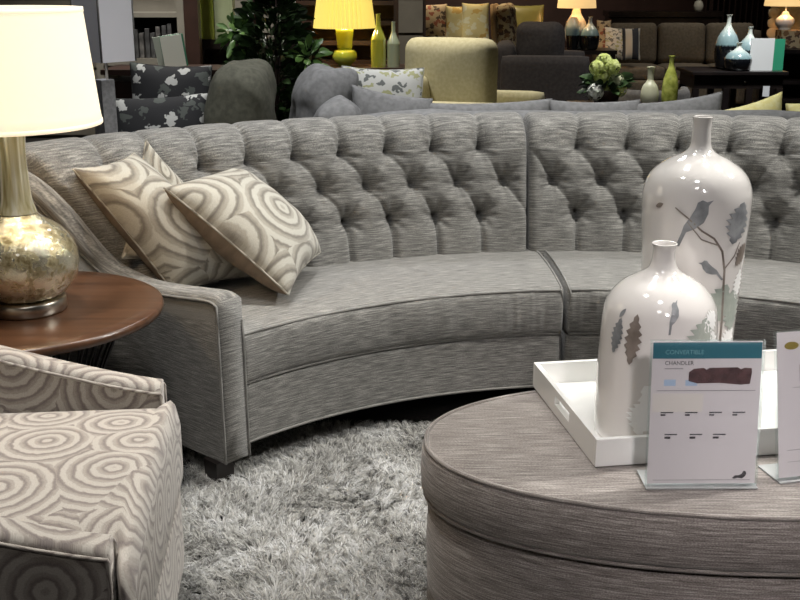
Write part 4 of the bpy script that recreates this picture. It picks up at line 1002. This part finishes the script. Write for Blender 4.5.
def glassm(name, c, r=.12, t=.35): return mat(name, c, r, Transmission_Weight=t, Coat_Weight=.5)
def bottle(label, x, w_, ytop, ybot, Y, m, prof, cat='bottle', group=None, name='bottle', ztab=None):
    c = at(x, ybot, Y); z0 = ztab if ztab is not None else c.z; H_ = at(x, ytop, Y).z - z0; R_ = pw(w_, Y) / 2
    o = MB().lathe(spline([(0, 0)] + [(a * R_, b_ * H_) for a, b_ in prof] + [(prof[-1][0] * R_ * .7, H_ * .99)], 6), 32).build(name, m)
    o.location = (c.x, Y, z0 + .001); return tag(o, label, cat, group)
WINE = [(.9, 0), (1, .02), (1, .45), (.95, .55), (.45, .72), (.32, .80), (.30, .98), (.36, 1.0)]
bottle('tall olive yellow glass bottle right of the yellow lamp', 378.5, 14, 14, 70, 8.9, glassm('yellow_green_glass', (.42, .44, .06)), WINE, ztab=ctop)
bottle('clear pale green glass bottle beside the cream armchair', 393.5, 12, 22, 70, 8.9, glassm('pale_green_glass', (.42, .48, .36)), WINE, ztab=ctop)
bottle('small blue glass jar high behind the olive bottle', 378, 12, -4, 14, 9.45, glassm('blue_glass', (.20, .34, .44)), [(.8, 0), (1, .2), (.95, .7), (.5, .9), (.55, 1)], 'jar', name='jar', ztab=1.3775)
o = tag(MB().box((0, 0, .10), (.14, .14, .20)).build('box', mat('grey_card', (.42, .42, .43), .7), smooth=False, bevel=.003), 'small grey box beside the blue glass jar', 'box'); o.location = (at(389, 10, 9.45).x, 9.45, 1.378)

# ---- upholstered seats at mid distance
def armchair(label, loc, rz, m, W, H_, seat_h=.44, arm_h=.60, D=.85, wr=.01, seed=0, name='armchair', arm_w=.12, back_r=.06, cush=None, backw=None):
    t = thing(name, label, 'armchair', loc, rz); bw_ = backw or (W - 2 * arm_w + .02)
    softpart('base', (D - .05, W - .02, .22), .02, m, t, (0, 0, .21), n=8)
    softpart('seat_cushion', (D - .20, W - 2 * arm_w - .01, .16), .045, m, t, (.08, 0, seat_h - .06), n=10, bz=.015)
    softpart('backrest', (.17, bw_, H_ - .25), back_r, m, t, (-D / 2 + .10, 0, .25 + (H_ - .25) / 2), ry=-.08, n=16, bx=.02, wrinkle=wr, seed=seed)
    for s_ in (-1, 1): softpart('arm', (D - .06, arm_w, arm_h - .12), .03, m, t, (.02, s_ * (W / 2 - arm_w / 2), .12 + (arm_h - .12) / 2), n=10)
    for sx in (-1, 1):
        for sy in (-1, 1): MB().box((sx * (D / 2 - .09), sy * (W / 2 - .07), .06), (.05, .05, .12)).build('leg', M['blackwood'], t, smooth=False)
    if cush: softpart('back_cushion', cush[0], cush[1], m, t, cush[2], rz=CR if 'cream' in label else 0, ry=0 if 'cream' in label else -.15, n=16, bx=.04, wrinkle=wr, seed=seed + 3)
    return t
YC = 8.0
CR = 1.35
cc = at(455, 90, YC)
armchair('cream upholstered armchair with tall rounded back behind the grey sofa', (cc.x + .14, YC + .25, 0), math.radians(-16), M['cream'], 1.06, .72, arm_h=.56, arm_w=.15, D=.95, cush=((.26, .70, .54), .09, (-.16, -.02, .71)), wr=.006, seed=2)
YK = 9.5
cc = at(546, 70, YK)
armchair('charcoal armchair seen from its side, behind the cream armchair', (cc.x, YK + .3, 0), math.radians(-6), M['charcoal'], .84, .86, arm_h=.77, D=.80, arm_w=.14, cush=((.20, .42, .42), .09, (-.02, .02, .82)))
YR = 11.4
armchair('deep red armchair partly hidden by the glass bottles', (at(414, 40, YR).x, YR, 0), math.radians(-90), mat('red_leather', (.30, .03, .02), .4), .60, .98)
upright('throw_pillow', 403, 447, 4, 44, YR - .62, M['redfloral'], 'tan and brown floral pillow on the red armchair', lean=.1, seed=1.1, exp=.35)
YY = 10.6
armchair('yellow armchair between the floral pillow and the leaf pattern chair', (at(455, 40, YY).x, YY + .2, 0), math.radians(-80), M['yellowcloth'], .60, .84, arm_h=.50)
g = 'yellow floral pillows on the yellow armchair'
upright('throw_pillow', 446, 468, 6, 42, YY - .38, M['yellowfloral'], 'yellow floral pillow, left of the pair on the yellow armchair', g, lean=.08, seed=.7, thick=.05)
upright('throw_pillow', 462, 489, 3, 42, YY - .44, M['yellowfloral'], 'yellow floral pillow, right of the pair on the yellow armchair', g, lean=.08, seed=2.7, thick=.05)
YW = 10.7
armchair('high backed armchair in brown leaf print with a tan side, left of the charcoal armchair', (at(514, 60, YW).x + .12, YW + .1, 0), math.radians(-12), M['brownfloral'], .42, 1.16, seat_h=.44, arm_h=.62, D=.55, arm_w=.06)
o = softpart('tan_outer_back', (.05, .38, 1.0), .02, cloth('tan_leather', (.30, .19, .09), (.36, .24, .12)), bpy.data.objects[[o.name for o in bpy.data.objects if o.get('label', '').startswith('high backed')][0]], (-.27, -.03, .66), ry=-.08, n=8)
upright('throw_pillow', 508, 544, 5, 40, 11.85, mat('olive_satin', (.20, .19, .06), .35), 'olive satin pillow behind the charcoal armchair', lean=.08, seed=.2, thick=.07)
ob = thing('ottoman', 'dark bench behind the charcoal armchair carrying the olive satin pillow', 'bench', (at(526, 40, 12.0).x, 12.05, 0))
softpart('seat', (.6, .5, .2), .04, M['darkwood'], ob, (0, 0, at(526, 40, 11.85).z - .10), n=8); 
for sx in (-.24, .24):
    for sy in (-.18, .18): MB().box((sx, sy, .33), (.05, .05, .66)).build('leg', M['blackwood'], ob, smooth=False)

# lamp and teal vases on dark side table
YT = 11.7
tt = at(580, 49, YT).z
t = thing('side_table', 'dark side table with the white gourd lamp and teal topped vases', 'table', (at(583, 50, YT).x, YT, 0))
MB().box((0, 0, tt - .02), (.62, .5, .04)).build('table_top', M['blackwood'], t, smooth=False)
for sx in (-.27, .27):
    for sy in (-.2, .2): MB().box((sx, sy, (tt - .04) / 2), (.05, .05, tt - .04)).build('leg', M['blackwood'], t, smooth=False)
def gourd_lamp(label, x, Y, zt_, hbody, wb, ysh, wsh, glowc):
    l = thing('table_lamp', label, 'lamp', (at(x, 0, Y).x, Y, zt_ + .001)); r = pw(wb, Y) / 2
    MB().lathe(spline([(0, 0), (r * .6, 0), (r * .7, .02), (r, hbody * .35), (r * .95, hbody * .6), (r * .45, hbody * .82), (r * .28, hbody), (0, hbody)], 6), 32).build('lamp_body', bpy.data.materials.get('white_glaze') or mat('white_glaze', (.75, .75, .72), .15, Coat_Weight=.5), l)
    zb_ = at(x, ysh, Y).z - zt_; rw = pw(wsh, Y) / 2
    MB().lathe([(rw, zb_), (rw * .85, zb_ + .28), (rw * .84, zb_ + .28), (rw * .99, zb_), (rw, zb_)], 48).build('lamp_shade', glowc, l)
    MB().tube([(0, 0, hbody - .01), (0, 0, zb_ + .27)], .006, 8).build('lamp_stem', M['chrome'], l)
    point('table_lamp_light', (l.location.x, Y, zt_ + zb_ + .1), 5, (1, .7, .4), .05); return l
AM = glow('amber_lit_shade', (1, .66, .28), .75)
gourd_lamp('white gourd lamp with amber shade beside the teal vases', 577, YT, tt, at(577, 6, YT).z - tt, 20, 8, 36, AM)
M['twotone'] = mat('teal_and_black_glaze', (.2, .3, .3), .2, Coat_Weight=.5)
m = M['twotone']; tc = N(m, 'ShaderNodeTexCoord'); sx_ = N(m, 'ShaderNodeSeparateXYZ'); L(m, tc.outputs['Generated'], sx_.inputs[0])
nz = N(m, 'ShaderNodeTexNoise'); nz.inputs['Scale'].default_value = 9; L(m, tc.outputs['Generated'], nz.inputs[0]); ad = N(m, 'ShaderNodeMath', operation='MULTIPLY_ADD'); ad.inputs[1].default_value = .06; L(m, nz.outputs[0], ad.inputs[0]); L(m, sx_.outputs[2], ad.inputs[2])
L(m, ramp(m, ad.outputs[0], [(.46, (.006, .007, .009)), (.49, (.20, .30, .31)), (.66, (.30, .40, .40)), (.80, (.62, .66, .58)), (1, (.6, .62, .55))]), bsdf(m).inputs['Base Color'])
JUG = [(.6, 0), (.85, .05), (1, .25), (1, .42), (.8, .60), (.4, .74), (.2, .84), (.18, .96), (.26, 1)]
g = 'teal and black glazed vases on the side table beside the gourd lamp'
bottle('teal topped black vase in front of the white gourd lamp', 572, 13, 17, 51, YT - .12, m, [(.7, 0), (.8, .1), (1, .5), (1, .7), (.7, .9), (.5, 1)], 'vase', g, 'vase', ztab=tt)
bottle('round teal and black vase right of the white gourd lamp', 589, 18, 17, 51, YT - .15, m, JUG, 'vase', g, 'vase', ztab=tt)

# taupe sofa far right
YS = 12.6
sx0 = at(597, 60, YS).x; sx1 = at(770, 60, YS).x; cxs = (sx0 + sx1) / 2; W_ = sx1 - sx0
ts = thing('sofa', 'taupe three cushion sofa far back behind the black coffee table', 'sofa', (cxs, YS, 0))
cwid = (W_ - .30) / 3
softpart('base', (W_, .86, .26), .02, M['taupe'], ts, (0, 0, .19), n=8)
softpart('backrest', (W_ - .05, .20, .62), .05, M['taupe'], ts, (0, .36, .52), n=10)
for i in (-1, 0, 1):
    softpart('seat_cushion', (cwid - .01, .64, .15), .045, M['taupe'], ts, (i * cwid, -.08, .385), n=10, bz=.01)
    softpart('back_cushion', (cwid - .01, .20, .46), .06, M['taupe'], ts, (i * cwid, .20, .67), rx=-.15, n=14, by=.03)
for s_ in (-1, 1): softpart('arm', (.15, .86, .48), .05, M['taupe'], ts, (s_ * (W_ / 2 - .075), 0, .36), n=10)
for sx in (-1, 1):
    for sy in (-1, 1): MB().box((sx * (W_ / 2 - .1), sy * .36, .04), (.06, .06, .08)).build('foot', M['blackwood'], ts, smooth=False)
g = 'pillows on the taupe sofa'
upright('throw_pillow', 597, 611, 20, 56, YS - .32, M['redfloral'], 'beige pillow against the left arm of the taupe sofa', g, lean=.06, seed=4, thick=.05)
upright('throw_pillow', 604, 626, 26, 60, YS - .36, M['leafp'], 'leaf print pillow on the taupe sofa, left of the striped one', g, lean=.06, seed=6, thick=.06, tilt=(0, 3))
upright('throw_pillow', 622, 640, 28, 60, YS - .40, M['stripe'], 'navy pillow with white stripes on the taupe sofa', g, lean=.06, seed=8, thick=.05)
ct = thing('console_table', 'long dark console table behind the taupe sofa', 'table', (at(662, 14, 13.6).x, 13.6, 0)); cz = at(662, 11, 13.6).z
MB().box((0, 0, cz - .03), (1.35, .4, .06)).build('table_top', M['blackwood'], ct, smooth=False)
MB().box((0, 0, cz - .12), (1.3, .36, .10)).build('drawer_box', M['blackwood'], ct, smooth=False)
for sx in (-.62, .62):
    for sy in (-.16, .16): MB().box((sx, sy, (cz - .16) / 2), (.06, .06, cz - .16)).build('leg', M['blackwood'], ct, smooth=False)
bottle('small white ginger jar on the console table end', 698, 9, 0, 12, 13.55, mat('white_jar', (.6, .6, .52), .3), [(.7, 0), (1, .4), (.8, .8), (.5, .9), (.55, 1)], 'jar', name='jar', ztab=cz)
# dark drapes on the far wall
dr = MB(); P = np.zeros((90, 2, 3)); UVd = np.zeros((90, 2, 2))
dx0, dx1 = at(705, 20, 15.6).x, at(765, 20, 15.6).x
for i in range(90):
    for j in range(2): P[i, j] = (dx0 + (dx1 - dx0) * i / 89, 15.55 + .09 * math.sin(i * .75), 2.9 * j + .05)
dr.grid(P, UVd); o = tag(dr.build('curtain', cloth('brown_drape', (.06, .038, .035), (.09, .06, .055)), fix=False), 'dark brown curtain on the far wall left of the warm lamp', 'curtain')
o.modifiers.new('thickness', 'SOLIDIFY').thickness = .01

# black coffee table with vases and sign card
YB = 9.2
zt_ = at(735, 71, YB).z; bx0, bx1 = at(690, 71, YB).x, at(786, 71, YB).x
bt = thing('coffee_table', 'black coffee table with drawer under the two tone vases and white card', 'table', ((bx0 + bx1) / 2, YB + .2, 0)); W2 = bx1 - bx0
MB().box((0, 0, zt_ - .015), (W2, .55, .03)).build('table_top', M['blackwood'], bt, smooth=False, bevel=.004)
MB().box((0, 0, zt_ - .085), (W2 - .06, .48, .11)).build('apron', M['blackwood'], bt, smooth=False)
kn = MB().lathe([(0, 0), (.008, .003), (.010, .01), (0, .016)], 12).build('knob', M['chrome'], bt); kn.rotation_euler = (PI / 2, 0, 0); kn.location = (.05, -.24, zt_ - .085)
for sx in (-1, -.28, .28, 1):
    for sy in (-1, 1): MB().box((sx * (W2 / 2 - .05), sy * .22, (zt_ - .14) / 2), (.05, .05, zt_ - .14)).build('leg', M['blackwood'], bt, smooth=False)
MB().box((0, 0, .12), (W2 - .08, .46, .03)).build('lower_shelf', M['blackwood'], bt, smooth=False)
o = MB().box((.23, -.248, zt_ - .16), (.055, .002, .085)).build('price_tag', mat('tag_white', (.7, .7, .7), .5), bt, smooth=False)
g = 'teal and black two tone vases on the black coffee table'
bottle('tallest two tone vase, pale top and black foot, on the black coffee table', 725, 22, 15, 70, YB + .22, m, JUG, 'vase', g, 'vase', ztab=zt_)
bottle('two tone vase with a spout, partly behind the white card', 747, 22, 27, 70, YB + .30, m, JUG, 'vase', g, 'vase', ztab=zt_)
bottle('low round two tone vase in front of the tallest vase', 737, 25, 43, 72, YB + .04, m, JUG, 'vase', g, 'vase', ztab=zt_)
cs = thing('sign_card', 'white sign card with green side panel on the black coffee table', 'sign', (at(765, 72, YB).x, YB + .02, zt_ + .001)); k = pw(1, YB)
MB().box((-.033, 0, .13), (22 * k, .006, .26)).build('white_sheet', mat('sheet_white', (.72, .72, .70), .5), cs, smooth=False)
MB().box((.105, .012, .127), (11 * k, .006, .254)).build('green_panel', mat('sheet_green', (.03, .28, .15), .5), cs, smooth=False)

# warm lamp, right edge
YG = 11.0
zt2 = at(785, 48, YG).z
t = thing('side_table', 'tall dark side table under the warm lamp at the right edge', 'table', (at(796, 60, YG).x, YG, 0))
MB().box((0, 0, zt2 - .02), (.60, .45, .04)).build('table_top', M['blackwood'], t, smooth=False)
for sx in (-.27, .27):
    for sy in (-.19, .19): MB().box((sx, sy, (zt2 - .04) / 2), (.05, .05, zt2 - .04)).build('leg', M['blackwood'], t, smooth=False)
for z in (.25, .42): MB().box((0, 0, z), (.56, .42, .03)).build('shelf', M['blackwood'], t, smooth=False)
MB().box((0, .19, zt2 / 2 - .01), (.50, .02, zt2 - .08)).build('back_panel', M['blackwood'], t, smooth=False)
bxo = tag(MB().box((0, 0, .085), (.19, .19, .17)).build('box', M['brownfloral'], smooth=False, bevel=.004), 'brown patterned square box under the white gourd at the right edge', 'box'); bxo.location = (at(787, 45, YG).x, YG, zt2 + .001)
gourd_lamp('white gourd lamp on the patterned box at the right edge', 787, YG, zt2 + .172, .17, 17, 6, 40, AM)
so = thing('folding_screen', 'cream shell edged folding screen behind the warm lamp at the right edge', 'screen', (at(800, 20, 11.6).x, 11.6, 0))
MB().box((.02, 0, .80), (.56, .03, 1.60)).build('panel', cloth('cream_panel', (.50, .38, .22), (.60, .47, .29)), so, smooth=False)
for k_ in range(16): o = MB().lathe(spline([(0, -.02), (.05, -.01), (.055, .01), (0, .02)], 4), 12).build('shell', mat('shell', (.6, .52, .40), .5) if k_ == 0 else bpy.data.materials['shell'], so); o.location = (-.28, -.02, .05 + k_ * .10); o.rotation_euler = (PI / 2, 0, 0)

# sofa table with flowers and bottles, just behind the grey sofa
YF = 6.0
zf_ = at(640, 104, YF).z
ft = thing('sofa_table', 'narrow dark table behind the grey sofa with flowers and bottles', 'table', (at(640, 100, YF).x, YF, 0))
MB().box((0, 0, zf_ - .02), (.74, .34, .04)).build('table_top', M['blackwood'], ft, smooth=False)
for sx in (-.33, .33):
    for sy in (-.13, .13): MB().box((sx, sy, (zf_ - .04) / 2), (.045, .045, zf_ - .04)).build('leg', M['blackwood'], ft, smooth=False)
bottle('cream glazed bottle vase left of the green glass one', 649, 17, 67, 103, YF, noisy('cream_glaze', (.50, .50, .34), (.60, .60, .46), 8, .3), [(.7, 0), (.95, .1), (1, .28), (.8, .48), (.4, .62), (.34, .70), (.36, .92), (.48, 1)], 'vase', None, 'vase', ztab=zf_)
bottle('slim yellow green glass bottle right of the cream vase', 669, 15, 56, 103, YF, noisy('mottled_green_glass', (.20, .24, .03), (.55, .58, .14), 25, .12, Coat_Weight=.6), [(.8, 0), (1, .1), (1, .38), (.8, .58), (.42, .75), (.32, .84), (.32, .95), (.44, 1)], 'bottle', ztab=zf_)
fl = thing('flower_arrangement', 'green and white hydrangea arrangement in a low pot behind the sofa', 'flowers', (at(606, 100, YF).x, YF, zf_ + .001))
MB().lathe([(0, 0), (.06, 0), (.075, .07), (.078, .075), (.065, .075), (0, .065)], 24).build('pot', M['darkwood'], fl)
def ff(): a = rng.uniform(0, 2 * PI); return Vector((.04 * math.cos(a), .04 * math.sin(a), .07 + rng.uniform(0, .05))), Vector((math.cos(a), math.sin(a), rng.uniform(0, .8)))
o = leaves(70, ff, .10, .4).build('foliage', M['leafd'], fl, fix=False); o['kind'] = 'stuff'
k = pw(1, YF)
for i, (x, y, r, c) in enumerate(((604, 62, 9, 0), (597, 68, 8, 0), (613, 67, 8, 0), (603, 78, 10, 0), (616, 80, 8, 1), (595, 92, 9, 2), (607, 92, 8, 0), (620, 90, 7, 0))):
    p = at(x, y, YF - .03 * (i % 3)); mb = MB()
    mm = [('green_petal', (.50, .58, .14), (.74, .80, .36)), ('pale_petal', (.60, .64, .40), (.72, .74, .52)), ('white_petal', (.66, .68, .60), (.80, .80, .72))][c]
    mm_ = bpy.data.materials.get(mm[0]) or noisy(mm[0], mm[1], mm[2], 30, .8)
    for j in range(60):
        d = Vector((rng.normal(), rng.normal(), rng.normal())).normalized(); s_ = r * k * .34; q_ = d * r * k * .85; u = d.orthogonal().normalized(); v = d.cross(u); a = rng.uniform(0, 6)
        for b_ in range(4):
            a2 = a + b_ * PI / 2; e = u * math.cos(a2) + v * math.sin(a2); f_ = d.cross(e); mb.add([q_, q_ + e * s_ * .6 + f_ * s_ * .35 + d * .1 * s_, q_ + e * s_, q_ + e * s_ * .6 - f_ * s_ * .35 + d * .1 * s_], [(0, 1, 2, 3)])
    mb.add(*[[tuple(Vector(v_) * r * k * .8) for v_ in [(0, 0, 1), (.9, 0, .3), (0, .9, .3), (-.9, 0, .3), (0, -.9, .3), (0, 0, -1)]], [(0, 1, 2), (0, 2, 3), (0, 3, 4), (0, 4, 1), (5, 2, 1), (5, 3, 2), (5, 4, 3), (5, 1, 4)]])
    o = mb.build('flower_head', mm_, fl, fix=False); o.location = p - fl.location
stm = MB()
for x in (-.03, 0, .03): stm.tube([(x * .3, 0, .06), (x, 0, .16), (x * 1.4, -.02, .24)], .003, 6)
stm.build('stem', M['leafl'], fl)
rc = thing('swivel_chair', 'round backed grey tub chair seen behind the cream and green bottles', 'chair', (at(652, 85, 8.4).x, 8.5, 0))
ar = MB(); P = []; UVq = []
for i in range(40):
    a = PI * (1.05 + .9 * i / 39) if False else math.radians(170 + 200 * i / 39)
    row = [(.26, .1), (.30, .1), (.31, .56), (.29, .60), (.26, .60), (.245, .56), (.25, .1)]
    P.append([(r * math.cos(a), r * math.sin(a), z) for r, z in row]); UVq.append([(a * .3, z) for r, z in row])
ar.grid(np.array(P), np.array(UVq)); ar.build('backrest', cloth('warm_grey_cloth', (.13, .12, .11), (.18, .165, .15)), rc)
softpart('seat_cushion', (.48, .46, .16), .06, bpy.data.materials['warm_grey_cloth'], rc, (0, 0, .38), n=12)
MB().lathe([(0, 0), (.22, 0), (.22, .03), (.04, .05), (.04, .30), (0, .30)], 24).build('swivel_base', M['blackmetal'], rc)
